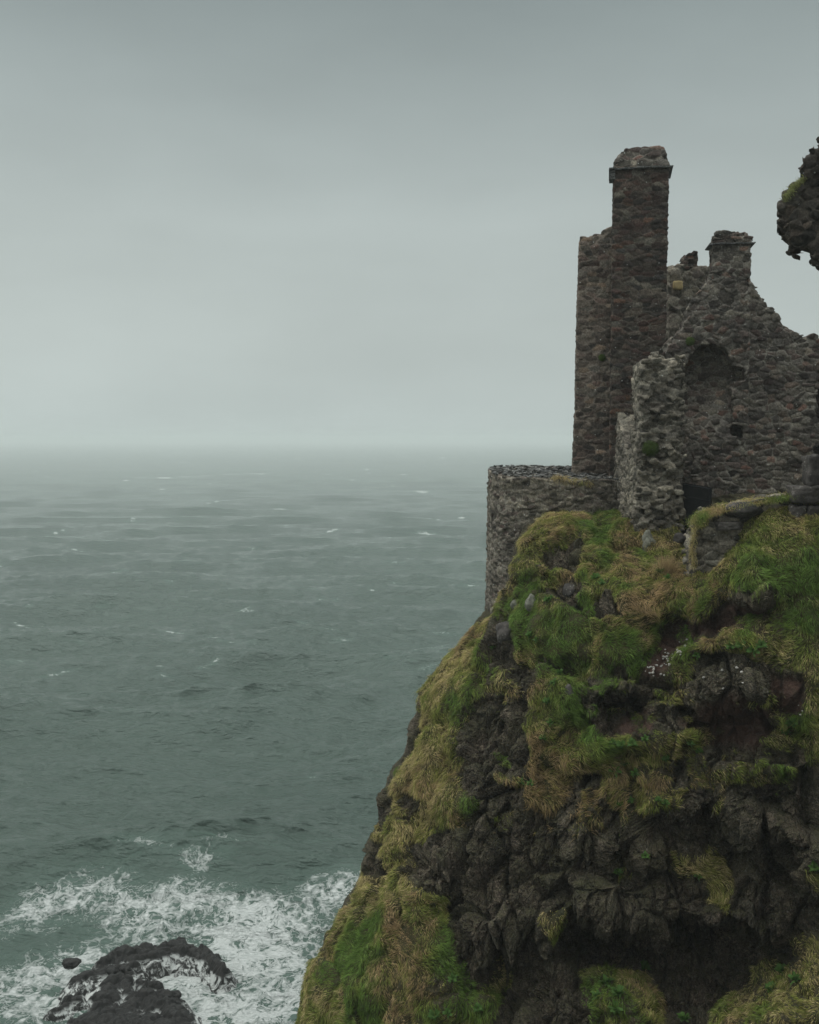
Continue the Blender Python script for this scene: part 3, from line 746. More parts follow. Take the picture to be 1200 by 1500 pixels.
def box_sd(p, c, hs):
    q = np.abs(p - np.array(c)) - np.array(hs)
    return np.linalg.norm(np.maximum(q, 0), axis=-1) + np.minimum(q.max(-1), 0)
def prism_sd(p, poly, y0, y1):
    """polygon in XZ extruded along Y"""
    d = poly_sd(p[:, 0], p[:, 2], poly); e = np.abs(p[:, 1] - (y0 + y1) / 2) - (y1 - y0) / 2
    return np.maximum(d, e)
def pxpoly(pts, Y):
    q = W([a for a, b in pts], [b for a, b in pts], Y); return [(a[0], a[2]) for a in q]

# tall chimney stack
YC = 38.6
def X_(px, Y): return (px - 600) / 1500 * Y
def Z_(py, Y): return float(W(600, py, Y)[2])
xl, xr = X_(892, YC), X_(972, YC); zt = Z_(246, YC)
root = empty('chimney_stack', (float((xl + xr) / 2), YC + .8, 28.0), 'tallest square chimney stack of dark rubble stone with a tapering cap', 'chimney')
root['_w'] = None; del root['_w']
def addpart(root, name, res, mat):
    V, F, at = res
    return mesh_obj(name, V - np.array(root.location), F, mat, root, attrs=at)
RC = (float((xl + xr) / 2), YC, math.atan2((xl + xr) / 2, YC) - radians(1.5))
addpart(root, 'shaft', masonry((xl, YC, 28), (xr, YC + 1.6, zt), lambda p: box_sd(p, ((xl + xr) / 2, YC + .8, (28 + zt) / 2), ((xr - xl) / 2 - .02, .77, (zt - 28) / 2)), (.36, .36, .17), .038, 3, joint=.045, vary=.016, tilt=.1, rot=RC), M['shaft'])
zt2 = Z_(213, YC)
cap = [(xl - .02, zt), (xl + .10, zt + .35), (xl + .30, zt2 - .12), (xl + .6, zt2 - .02), (xl + 1.0, zt2 + .06), (xl + 1.5, zt2 - .02), (xr - .22, zt2), (xr - .12, zt + .45), (xr + .01, zt + .05), (xr + .01, zt)]
addpart(root, 'cap', masonry((xl, YC, zt), (xr, YC + 1.6, zt2 + .1), lambda p: np.maximum(prism_sd(p, cap, YC, YC + 1.6), np.maximum(-(p[:, 1] - YC - (p[:, 2] - zt) * .3), (p[:, 1] - YC - 1.6 + (p[:, 2] - zt) * .3))), (.42, .42, .22), .04, 5, vary=.06, rot=RC), M['gable'])
def drip(root, x0, x1, y0, y1, z, seed, left_drop=False, rot=None):
    """thin projecting slate course made of separate flags"""
    r = np.random.default_rng(seed); Vs = []; Fs = []; n = 0
    def flag(a0, a1, b0, b1, z0, z1):
        nonlocal n
        v = np.array([(x, y, z_) for z_ in (z0, z1) for x, y in ((a0, b0), (a1, b0), (a1, b1), (a0, b1))], float) + r.normal(0, .008, (8, 3))
        Vs.append(v); Fs.append(np.array([(0, 3, 2, 1), (4, 5, 6, 7), (0, 1, 5, 4), (1, 2, 6, 5), (2, 3, 7, 6), (3, 0, 4, 7)]) + n); n += 8
    x = x0 - .13
    while x < x1 + .08:
        w = r.uniform(.2, .42); e = min(x + w, x1 + .13)
        flag(x, e - .008, y0 - .1 + r.uniform(-.03, .03), y1 + .1, z - .02 + r.uniform(-.008, .008), z + .03 + r.uniform(-.008, .008)); x = e
    if left_drop:
        for k in range(4): flag(x0 - .12 + .015 * k, x0 + .1, y0 - .06, y0 + .6, z - .36 + .085 * k, z - .30 + .085 * k)
    V = np.concatenate(Vs)
    if rot: V = spin(V, rot)
    return mesh_obj('drip_course', V - np.array(root.location), np.concatenate(Fs), M['slate'], root, smooth=False, attrs={'stone': np.tile([.3, .3, 0.], (len(V), 1))})
drip(root, xl, xr, YC, YC + 1.6, zt, 3, True, RC)

# tower wall behind and left of the stack
YT = 39.9
tp = pxpoly([(849, 352), (852, 345), (862, 342), (868, 338), (880, 340), (886, 335), (905, 334), (950, 338), (950, 820), (836, 820), (838, 700), (843, 600), (845, 480)], YT)
tw = masonry((X_(836, YT), YT, Z_(820, YT)), (X_(950, YT), YT + 1.7, Z_(334, YT)), lambda p: prism_sd(p, tp, YT, YT + 1.7), (.40, .40, .20), .04, 9, joint=.04, vary=.016, tilt=.1, rot=(float(X_(870, YT)), YT, math.atan2(X_(870, YT), YT) - radians(2)), rag=lambda p: .22 * sstep(Z_(360, YT), Z_(342, YT), p[:, 2]))
V, F, at = tw
l0 = np.array([X_(870, YT), YT + .8, 28.5])
tag(mesh_obj('tower_wall', V, F, M['tower'], attrs=at, loc=l0), 'tall narrow mortared tower wall left of the tallest chimney with ragged top', 'tower')

# round bastion on the cliff edge
BCX, BCY, BR = 6.05, 40.6, 2.88
def bast(p):
    x = p[:, 0] - BCX; y = p[:, 1] - BCY
    a = np.maximum(np.abs(x) , 0); rr = (np.abs(x) ** 3.2 + np.abs(y) ** 3.2) ** (1 / 3.2) - BR - (31 - p[:, 2]) * .012
    top = p[:, 2] - (30.66 + .055 * (p[:, 1] - 38) - .02 * (p[:, 0] - 4) - 0.10)
    fr = np.maximum(np.abs(x) - .0, 0)
    return np.maximum(np.maximum(rr, top), 23.2 - p[:, 2])
root = empty('round_bastion', (BCX, BCY, 24.0), 'low rounded rubble bastion on the cliff edge left of the towers', 'bastion')
addpart(root, 'wall', masonry((BCX - BR - .1, BCY - BR - .15, 23.3), (BCX + BR * .75, BCY + BR, 31.1), bast, (.26, .26, .15), .045, 13, joint=.05, vary=.05), M['bastion'])
def flags(root):
    r = np.random.default_rng(8); Vs = []; Fs = []; at = []; n = 0
    for k in range(900):
        a = r.uniform(-pi, pi); q = math.sqrt(r.uniform(.0, 1)) * (BR - .06)
        c, s_ = cos(a), sin(a); m = (abs(c) ** 3.2 + abs(s_) ** 3.2) ** (1 / 3.2); x = BCX + q * c / m; y = BCY + q * s_ / m
        if x > BCX + BR * .72: continue
        z = 30.66 + .055 * (y - 38) - .02 * (x - 4) - .11 + r.uniform(0, .05)
        w, d_, hgt, th = r.uniform(.06, .17), r.uniform(.05, .12), r.uniform(.012, .03), r.uniform(0, 3.1)
        v = []
        for zz in (-hgt, hgt):
            for aa in np.sort(r.uniform(0, 6.28, 6)): v.append((w * cos(aa), d_ * sin(aa), zz))
        v = np.array(v); tl = r.normal(0, .12, 2); v[:, 2] += v[:, 0] * tl[0] + v[:, 1] * tl[1]
        v = v @ np.array([[cos(th), sin(th), 0], [-sin(th), cos(th), 0], [0, 0, 1]]) + (x, y, z + .03)
        Vs.append(v); Fs.append(np.array([(i, (i + 1) % 6, 6 + (i + 1) % 6, 6 + i) for i in range(6)] + [(6, 7, 8, 9), (6, 9, 10, 11)]) + n); n += 12
        at.append(np.tile([r.random(), r.random(), 0], (12, 1)))
    V = np.concatenate(Vs)
    mesh_obj('flagstones', V - np.array(root.location), np.concatenate(Fs), M['slate'], root, smooth=False, attrs={'stone': np.concatenate(at)})
flags(root)

# broken wall stub running back from its torn end to the chimney stack
YS0, YS1 = 34.7, 39.2
SX0, SX1 = X_(938, YS0), X_(1001, YS0)
sz = Z_(520, YS0)
def stub(p):
    x, y, z = p[:, 0], p[:, 1], p[:, 2]
    # top steps down towards the back on the sea side (a torn slope down to a crack by the stack)
    t = (y - YS0)
    ztop = sz - .05 - .25 * sstep(0.0, .5, SX0 + .35 - x) 
    low = 31.75 + .72 * np.maximum(t - 2.2, 0) - .1 * sstep(1.3, 1.7, t)
    ztop = np.where(t > 1.45 + .15 * np.sin(z * 3), np.minimum(ztop, low), ztop)
    bat = np.maximum(32.6 - z, 0) * .05                      # foot spreads to the sea side
    front = YS0 - y + .12 * fbm(p / .7, 2, 31) - (sz - z) * .012
    return np.maximum.reduce([SX0 - bat - x, x - SX1, front, y - YS1, z - ztop, 26.8 - z])
res = masonry((SX0 - .6, YS0 - .25, 26.9), (SX1, YS1, sz + .1), stub, (.28, .28, .16), .036, 17, joint=.04, vary=.03, tilt=.3,
              rag=lambda p: .34 * sstep(YS0 + .55, YS0 + .1, p[:, 1]) + .16 * sstep(sz - .3, sz, p[:, 2]))
V, F, at = res
tag(mesh_obj('broken_wall', V, F, M['pale'], attrs=at, loc=np.array([(SX0 + SX1) / 2, YS0 + 1, 28.5])), 'broken stub of thick wall with torn rubble end beside the iron gate', 'wall')

# gabled house wall with blocked arched recess
YG = 37.3
gp = pxpoly([(976, 505), (990, 490), (1003, 478), (1006, 455), (1022, 432), (1036, 412), (1038, 398), (1093, 398), (1096, 405), (1112, 426), (1128, 450), (1144, 472), (1160, 486), (1174, 496), (1186, 491), (1200, 498), (1230, 508), (1290, 512), (1290, 900), (976, 900)], YG)
arch = pxpoly([(1003, 640), (1003, 545), (1012, 522), (1028, 507), (1045, 503), (1062, 512), (1072, 530), (1073, 640)], YG)
h1 = pxpoly([(1066, 536), (1090, 540), (1092, 556), (1070, 560)], YG); h2 = pxpoly([(1070, 622), (1088, 624), (1086, 642), (1070, 640)], YG)
wn_ = pxpoly([(1193, 570), (1230, 566), (1230, 622), (1193, 618)], YG); pk = pxpoly([(1188, 655), (1202, 655), (1202, 668), (1188, 668)], YG)
def gable(p):
    d = prism_sd(p, gp, YG, YG + 1.1)
    step = p[:, 0] < X_(1093, YG)                      # left bay stands 10 cm proud
    d = np.where(step, d, np.maximum(d, YG + .10 - p[:, 1]))
    dz = sstep(Z_(640, YG), Z_(560, YG), p[:, 2])
    rec = np.maximum(poly_sd(p[:, 0], p[:, 2], arch), p[:, 1] - (YG + .10 + .75 * dz))
    d = np.maximum(d, -rec)
    for q, dp in ((h1, .8), (h2, .6), (wn_, .8), (pk, .5)):
        d = np.maximum(d, -np.maximum(poly_sd(p[:, 0], p[:, 2], q), p[:, 1] - (YG + dp)))
    return d
RG = (float(X_(1060, YG)), YG, radians(9))
root = empty('gabled_house', (float(X_(1090, YG)), YG + .5, 28.0), 'ruined gable wall with arched recess and a small chimney on its apex', 'house')
def gedge(p):
    return .16 * sstep(-.30, -.05, poly_sd(p[:, 0], p[:, 2], gp))
addpart(root, 'wall', masonry((X_(976, YG), YG, Z_(900, YG)), (X_(1290, YG), YG + 1.1, Z_(398, YG)), gable, (.33, .33, .20), .037, 23, joint=.065, vary=.026, jit=.95, rag=gedge, rot=RG, tilt=.14), M['gable'])
gx0, gx1 = X_(1038, YG), X_(1092, YG); gz0, gz1, gz2 = Z_(404, YG), Z_(357, YG), Z_(338, YG)
ch = masonry((gx0, YG, gz0), (gx1, YG + 1.1, gz1), lambda p: box_sd(p, ((gx0 + gx1) / 2, YG + .52, (gz0 + gz1) / 2), ((gx1 - gx0) / 2, .5, (gz1 - gz0) / 2 + .15)), (.34, .34, .18), .04, 27, joint=.03, vary=.02, rot=RG)
chim = addpart(root, 'chimney', ch, M['gable'])
capp = [(gx0 - .03, gz1), (gx0 + .10, gz2 - .05), (gx0 + .35, gz2 + .03), (gx1 - .2, gz2 - .03), (gx1 - .13, gz2 - .2), (gx1 + .03, gz2 - .25), (gx1 + .02, gz1)]
V, F, at = masonry((gx0, YG, gz1), (gx1, YG + 1.1, gz2), lambda p: prism_sd(p, capp, YG, YG + 1.05), (.4, .4, .13), .04, 29, vary=.05, rot=RG)
mesh_obj('cap', V - np.array(root.location), F, M['gable'], chim, attrs=at)
dc = drip(root, gx0, gx1, YG, YG + 1.05, gz1, 12, False, RG); dc.parent = chim

# far turret between the stack and the gable
YB = 42.5
bp = pxpoly([(980, 620), (980, 396), (986, 388), (994, 385), (1005, 384), (1010, 390), (1035, 390), (1100, 392), (1100, 620)], YB)
root = empty('far_turret', (float(X_(1030, YB)), YB + .6, 29.0), 'far turret with one yellow block seen between the tall stack and the gable', 'turret')
res = masonry((X_(980, YB), YB, Z_(620, YB)), (X_(1100, YB), YB + 1.5, Z_(384, YB)), lambda p: prism_sd(p, bp, YB, YB + 1.5), (.36, .36, .24), .048, 33, rag=lambda p: .15 * sstep(Z_(400, YB), Z_(388, YB), p[:, 2]))
V, F, at = res
yb = poly_sd(V[:, 0], V[:, 2], pxpoly([(986, 412), (1000, 411), (1001, 425), (986, 426)], YB)) < 0
addpart(root, 'wall', res, M['bastion'])
# the single yellow block
q = W(993, 418, YB - .035); cz = .34
import bmesh
def lump(name, size, mat, seed=0, sub=3, rough=.25, parent=None, loc=(0, 0, 0), rot=None, box=False, fmat=None):
    bm = bmesh.new()
    bmesh.ops.create_icosphere(bm, subdivisions=sub, radius=1)
    V = np.array([v.co[:] for v in bm.verts]); F = np.array([[l.index for l in f.verts] for f in bm.faces]); bm.free()
    if box: V = V / (np.abs(V).max(1, keepdims=True) ** .9)
    s_ = seed * 13.3
    f1, f2, ID, _ = worley(V * 1.5 + s_, 700)
    V = V * (1 + rough * fbm(V * 1.3 + s_, 3, 701) + rough * .5 * (ID - .5) - rough * .25 * np.exp(-(f2 - f1) * 8) + .1 * rough * fbm(V * 6 + s_, 2, 702))[:, None]
    V = V * np.array(size)
    if rot is not None:
        c, sn = cos(rot), sin(rot); V = V @ np.array([[c, sn, 0], [-sn, c, 0], [0, 0, 1]])
    return V, F
V, F = lump('b', (.19, .12, .18), None, 3, 3, .12, box=True)
mesh_obj('yellow_block', V + q - np.array(root.location), F, plain('yellow sandstone', (.30, .23, .11)), root)
mq = pxpoly([(1003, 396), (1003, 378), (1008, 371), (1014, 371), (1016, 367), (1023, 366), (1023, 396)], YB)
addpart(root, 'merlon', masonry((X_(1003, YB), YB, Z_(396, YB)), (X_(1023, YB), YB + .9, Z_(366, YB)), lambda p: prism_sd(p, mq, YB + .02, YB + .9), (.22, .22, .11), .04, 36), M['shaft'])

# overhanging broken wall in the upper right, much nearer
YO = 29.0
RO = (float(X_(1170, YO)), YO, radians(22))
op = pxpoly([(1330, 100), (1240, 170), (1200, 216), (1176, 243), (1175, 262), (1160, 272), (1146, 290), (1142, 318), (1146, 334), (1158, 342), (1164, 358), (1186, 362), (1190, 376), (1201, 384), (1205, 410), (1216, 440), (1222, 560), (1228, 700), (1228, 900), (1330, 900)], YO)
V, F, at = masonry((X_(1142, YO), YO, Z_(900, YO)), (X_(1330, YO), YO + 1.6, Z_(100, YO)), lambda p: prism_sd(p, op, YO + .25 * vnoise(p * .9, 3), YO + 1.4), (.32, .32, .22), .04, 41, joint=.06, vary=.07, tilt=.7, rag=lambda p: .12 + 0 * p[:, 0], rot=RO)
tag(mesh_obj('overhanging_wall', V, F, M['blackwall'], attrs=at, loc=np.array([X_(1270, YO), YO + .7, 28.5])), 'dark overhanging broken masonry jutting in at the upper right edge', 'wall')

# low field wall, near, with turf on top
YL = 31.0
lp = pxpoly([(1013, 850), (1012, 800), (1015, 772), (1026, 757), (1040, 748), (1062, 742), (1090, 736), (1130, 730), (1165, 722), (1260, 716), (1260, 900), (1050, 900), (1030, 856)], YL)
V, F, at = masonry((X_(1012, YL), YL, Z_(900, YL)), (X_(1260, YL), YL + .9, Z_(716, YL)), lambda p: prism_sd(p, lp, YL + .1 * vnoise(p * 1.3, 9), YL + .8), (.36, .36, .19), .036, 47, joint=.08, vary=.08, rag=lambda p: .10 + 0 * p[:, 0])
tag(mesh_obj('low_wall', V, F, M['pale'], attrs=at, loc=np.array([X_(1120, YL), YL + .4, 29.0])), 'low rough stone wall with turf growing along its top beside the gate', 'wall')
def thing_lump(name, px, py, Y, size, mat, seed, label, cat, group=None, rough=.25, box=False, rot=None, sub=4, sink=0.0):
    V, F = lump(name, size, None, seed, sub, rough, box=box, rot=rot)
    o = mesh_obj(name, V, F, mat); o.location = W(px, py, Y) - np.array([0, 0, sink])
    return tag(o, label, cat, group)
thing_lump('coping_stone', 1090, 746, YL - .05, (.58, .3, .24), M['rock'], 5, 'large grey coping stone lying on the low wall under the turf', 'stone', box=False, rough=.22)
thing_lump('coping_stone', 1066, 770, YL - .0, (.36, .24, .12), M['rock'], 9, 'flat brown stone near the left end of the low wall', 'stone', box=True, rough=.15)
# stone pier at the right end: squared blocks and an upright slab
YP = 30.6
root = empty('stone_pier', tuple(W(1190, 770, YP + .3)), 'dark squared stone pier with upright slab at the right edge of the low wall', 'pier')
for k, (a, b, c, d) in enumerate([(1163, 712, 1212, 738), (1162, 740, 1184, 768), (1185, 740, 1222, 769), (1186, 668, 1216, 711)]):
    x0, x1, z0, z1 = X_(a, YP), X_(c, YP), Z_(d, YP), Z_(b, YP)
    V, F = lump('b', ((x1 - x0) / 2, .34, (z1 - z0) / 2), None, 20 + k, 4, .26, box=True)
    mesh_obj('block', V + np.array([(x0 + x1) / 2, YP + .3 + .02 * k, (z0 + z1) / 2]) - np.array(root.location), F, M['rock'], root)

# ---------------------------------------------------------------- iron gate beside the stub
def bar_mesh(p0, p1, r, n=6):
    p0 = np.array(p0, float); p1 = np.array(p1, float); d = p1 - p0; d /= np.linalg.norm(d)
    a = np.cross(d, (0, 0, 1.) if abs(d[2]) < .9 else (1., 0, 0)); a /= np.linalg.norm(a); b = np.cross(d, a)
    ring = [r * (cos(t) * a + sin(t) * b) for t in np.arange(n) * 2 * pi / n]
    V = np.array([p0 + q for q in ring] + [p1 + q for q in ring])
    Q = np.array([(i, (i + 1) % n, n + (i + 1) % n, n + i) for i in range(n)])
    return V, Q
GX = X_(1003, 35.2); gy0, gy1 = 35.3, 32.1; gzb = Z_(806, 35.2); gzt = Z_(710, 35.2)
root = empty('iron_gate', (float(GX), (gy0 + gy1) / 2, float(gzb)), 'black barred iron gate between the broken wall stub and low wall', 'gate')
Vs = []; Fs = []; n = 0
for p0, p1, r in [((GX, gy0, gzb), (GX, gy0, gzt + .05), .035), ((GX, gy1, gzb), (GX, gy1, gzt + .05), .035), ((GX, gy0, gzt), (GX, gy1, gzt), .025), ((GX, gy0, gzt - .38), (GX, gy1, gzt - .38), .018), ((GX, gy0, gzb + .15), (GX, gy1, gzb + .15), .022)]:
    V, Q = bar_mesh(p0, p1, r, 8); Vs.append(V); Fs.append(Q + n); n += len(V)
mesh_obj('frame', np.concatenate(Vs) - np.array(root.location), np.concatenate(Fs), M['iron'], root)
nb = 34
for k in range(nb):
    y = gy0 + (gy1 - gy0) * (k + .5) / nb
    V, Q = bar_mesh((GX, y, gzb + .1), (GX, y, gzt + .06), .0125)
    mesh_obj('bar', V - np.array(root.location), Q, M['iron'], root)

# ---------------------------------------------------------------- boulders, standing stone, pebbles
def boulder(px, py, sx, sz_, mat, seed, label, sy=None, sink=.1, box=False, rough=.3, name='boulder', group=None, cat='boulder'):
    p, nn = on_cliff(px, py)
    V, F = lump('b', (sx, sy or sx * .8, sz_), None, seed, 4, rough, box=box)
    o = mesh_obj(name, V, F, M[mat]); o.location = p - nn * sink
    return tag(o, label, cat, group)
boulder(751, 884, .24, .22, 'palerock', 31, 'pale greenish rounded boulder at the foot of the bastion', rough=.15)
boulder(772, 884, .22, .34, 'palerock', 33, 'slanting grey boulder just right of the pale rounded one', rough=.3)
boulder(832, 866, .30, .36, 'rock', 35, 'dark split boulder on the grassy knoll under small outcrops')
boulder(737, 925, .42, .42, 'rock', 37, 'big dark round boulder bulging under the bastion foot', sy=.4)
boulder(833, 1012, .15, .30, 'rock', 39, 'small upright lichen-topped rock pinnacle on the green strip')
boulder(946, 797, .20, .40, 'palerock', 41, 'short upright white-blotched stone in front of the broken wall', name='standing_stone', cat='stone', sink=-.02, rough=.5)
boulder(996, 790, .22, .24, 'rock', 43, 'reddish angular boulder at the foot of the iron gate', sink=-.05)
boulder(1083, 771, .13, .07, 'pebble', 45, 'small flat cream stone on the turf below the low wall', sink=0)
V, F = lump('p', (.045, .04, .03), None, 51, 2, .2)
base_me = None
r = np.random.default_rng(4); spots = []
for k in range(44):
    t = r.random(); spots.append((948 + 55 * t + r.normal(0, 6), 985 - 42 * t + r.normal(0, 5)))
spots += [(958, 987), (965, 990), (970, 989), (974, 953), (1031, 932), (1059, 980), (1076, 978), (1085, 983), (1087, 1002), (1167, 1035), (1172, 1040), (1169, 1046), (1057, 1009), (1028, 992)]
HG_all = []
for k, (a, b) in enumerate(spots):
    p, nn = on_cliff(a, b)
    if base_me is None:
        o = mesh_obj('pebble', V, F, M['pebble']); base_me = o
    else:
        o = base_me.copy(); COL.objects.link(o)
    o.location = p + nn * .02; s_ = r.uniform(.45, 1.15); o.scale = (s_, s_, s_); o.rotation_euler = (r.uniform(-.5, .5), r.uniform(-.5, .5), r.uniform(0, 6))
    tag(o, 'small white pebble among others scattered in the bare soil of the cliff', 'pebble', 'white pebbles scattered on the cliff soil')

# ---------------------------------------------------------------- leafy plants
def plant_mesh(seed, n=22, R=.2):
    r = np.random.default_rng(seed); V = []; F = []; c = 0
    for k in range(n):
        a = r.uniform(0, 6.28); L = R * r.uniform(.5, 1.2); w = L * r.uniform(.14, .24); el = r.uniform(.1, 1.2)
        d = np.array([cos(a) * cos(el), sin(a) * cos(el), sin(el)]); s_ = np.array([-sin(a), cos(a), 0]); up = np.cross(d, s_) * -1
        p0 = d * L * .05
        for t, ww, dz in ((0, .15, 0), (.35, 1, .05), (.7, .8, .02), (1, .0, -.18)):
            m = p0 + d * L * t + np.array([0, 0, dz * L]); e = s_ * w * ww
            V += [m - e, m + np.array([0, 0, -.12 * w]), m + e]
        for q in range(3):
            o = c + q * 3; F += [(o, o + 1, o + 4, o + 3), (o + 1, o + 2, o + 5, o + 4)]
        c += 12
    return np.array(V), np.array(F)
protos = []
for k in range(4):
    V, F = plant_mesh(60 + k, 26 + 4 * k); protos.append((V, F))
pl = [(904, 1130, 1.3), (915, 1122, 1.1), (928, 1132, .9), (912, 1095, .9), (896, 1088, .8), (930, 1090, .9), (945, 1080, .7), (978, 1112, .8), (1010, 1092, .7), (1025, 1098, .7), (1070, 950, .8), (1085, 948, 1), (1100, 952, 1.2), (1112, 946, .9), (1160, 1065, 1.2), (1150, 1072, 1), (1022, 962, .8),
      (800, 880, .8), (808, 875, .7), (775, 930, .9), (785, 940, .8), (872, 845, 1.0), (880, 852, .8), (970, 838, 1.1), (978, 846, .9), (765, 1150, .9), (778, 1145, .8), (800, 1030, .9), (806, 1060, .9), (795, 1085, .8), (812, 1000, .9), (820, 985, .8), (975, 1180, .8), (968, 1172, .6), (928, 1170, .7), (910, 1180, .6),
      (905, 1278, .9), (943, 1254, .7), (890, 1440, 1.4), (905, 1455, 1.3), (875, 1460, 1.2), (945, 1415, 1.2), (900, 1480, 1.2), (1135, 1450, 1.3), (1165, 1440, 1.3), (1150, 1425, 1.1), (665, 1430, .9), (640, 1485, 1.2), (655, 1480, 1.0), (1195, 1270, 1.0), (722, 950, .7), (1000, 1495, 1.2), (1020, 1280, .8), (700, 1480, .9)]
pobs = {}
r = np.random.default_rng(14)
for k, (a, b, sc1) in enumerate(pl):
    p, nn = on_cliff(a, b); v = k % 4
    if v not in pobs:
        V, F = protos[v]; o = mesh_obj('leafy_plant', V, F, M['plant'], smooth=True); pobs[v] = o
    else:
        o = pobs[v].copy(); COL.objects.link(o)
    o.location = p + nn * .04; o.scale = (sc1,) * 3
    z = Vector(nn * .7 + np.array([0, 0, .7])); o.rotation_euler = z.to_track_quat('Z', 'Y').to_euler()
    tag(o, 'bright green leafy rosette plant growing on the cliff face among grass and rock', 'plant', 'leafy plants on the cliff face')

# moss and grass on the masonry
def tuft_obj(name, pts, nrm, L, count, label, cat, kind=None, spread=.15, bias=.2, seed=5, droop=None, wid=(.005, .009)):
    r = np.random.default_rng(seed); pts = np.asarray(pts, float)
    seg = r.integers(0, max(1, len(pts) - 1), count); t = r.random(count)[:, None]
    p = pts[seg] * (1 - t) + pts[np.minimum(seg + 1, len(pts) - 1)] * t + r.normal(0, 1, (count, 3)) * np.array(spread)
    n = np.tile(np.array(nrm, float), (count, 1)) + r.normal(0, .25, (count, 3)); n /= np.linalg.norm(n, axis=-1, keepdims=True)
    fl = np.array(droop if droop is not None else (-.3, -.8, -.4)) + r.normal(0, .45, (count, 3)); fl /= np.linalg.norm(fl, axis=-1, keepdims=True)
    col = tints(p, r.random(count), bias) * r.uniform(.7, 1.4, count)[:, None]
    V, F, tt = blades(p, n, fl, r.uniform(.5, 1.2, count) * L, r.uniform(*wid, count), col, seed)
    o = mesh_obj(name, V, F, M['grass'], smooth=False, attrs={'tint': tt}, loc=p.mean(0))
    return tag(o, label, cat, None, kind)
top = [W(a, b, YL + .25) for a, b in ((1020, 770), (1026, 757), (1040, 750), (1062, 744), (1090, 738), (1130, 732), (1165, 724), (1215, 716))]
tuft_obj('turf', top, (0, -.15, 1), .17, 15000, None, None, 'stuff', (.10, .24, .03), .25, 5)
tuft_obj('grass_fringe', [W(a, b, YL - .05) for a, b in ((1018, 770), (1014, 800), (1016, 830))], (-.6, -.6, .5), .16, 700, 'straw grass fringe hanging down the left end of the low wall', 'grass', None, (.05, .06, .05), .45, 6, (-.1, -.4, -.9))
tuft_obj('grass_tuft', [W(a, b, BCY - BR + .15) for a, b in ((812, 700), (838, 706), (862, 708))], (0, -.5, .9), .26, 1500, 'russet grass tuft hanging from the rim of the round bastion', 'grass', None, (.10, .06, .04), .5, 7, (.2, -.7, -.6))
tuft_obj('grass_tuft', [W(a, b, YO - .02) for a, b in ((1178, 262), (1162, 276), (1150, 294))], (-.7, -.3, .7), .12, 700, 'dry grass tuft clinging to the overhanging wall at upper right', 'grass', None, (.05, .12, .04), 1.2, 8, (-.8, -.2, .1))
tuft_obj('dry_tuft', [on_cliff(966, 836)[0], on_cliff(984, 838)[0]], (0, -.5, .9), .55, 500, 'pale dry grass spray standing on the green slope below the gate', 'grass', None, (.10, .10, .03), .8, 9, (-.2, .2, .8), (.003, .005))
def moss(px, py, Y, R, label, seed):
    r = np.random.default_rng(seed); n = 2600
    d = r.normal(0, 1, (n, 3)); d /= np.linalg.norm(d, axis=-1, keepdims=True); d[:, 1] = -np.abs(d[:, 1])
    p = d * R * r.uniform(.55, 1, n)[:, None] * np.array([1, .5, .95]); t1 = r.normal(0, 1, (n, 3)); t1 -= d * (t1 * d).sum(-1, keepdims=True); t1 /= np.linalg.norm(t1, axis=-1, keepdims=True); t2 = np.cross(d, t1)
    s_ = r.uniform(.008, .018, n)[:, None]
    V = np.stack([p - t1 * s_, p + t2 * s_, p + t1 * s_ + d * s_, p - t2 * s_], 1).reshape(-1, 3)
    o = mesh_obj('moss_clump', V, np.arange(n * 4).reshape(-1, 4), M['moss'], smooth=False); o.location = W(px, py, Y)
    return tag(o, label, 'moss')
moss(953, 657, YS0 - .05, .30, 'round green moss cushion halfway up the torn end of the broken wall', 1)
moss(1011, 500, YG - .05, .17, 'small green moss patch above the arched recess shoulder', 2)
moss(882, 524, YT - .05, .14, 'small green plant rooted in the tower wall left of the tall stack', 3)

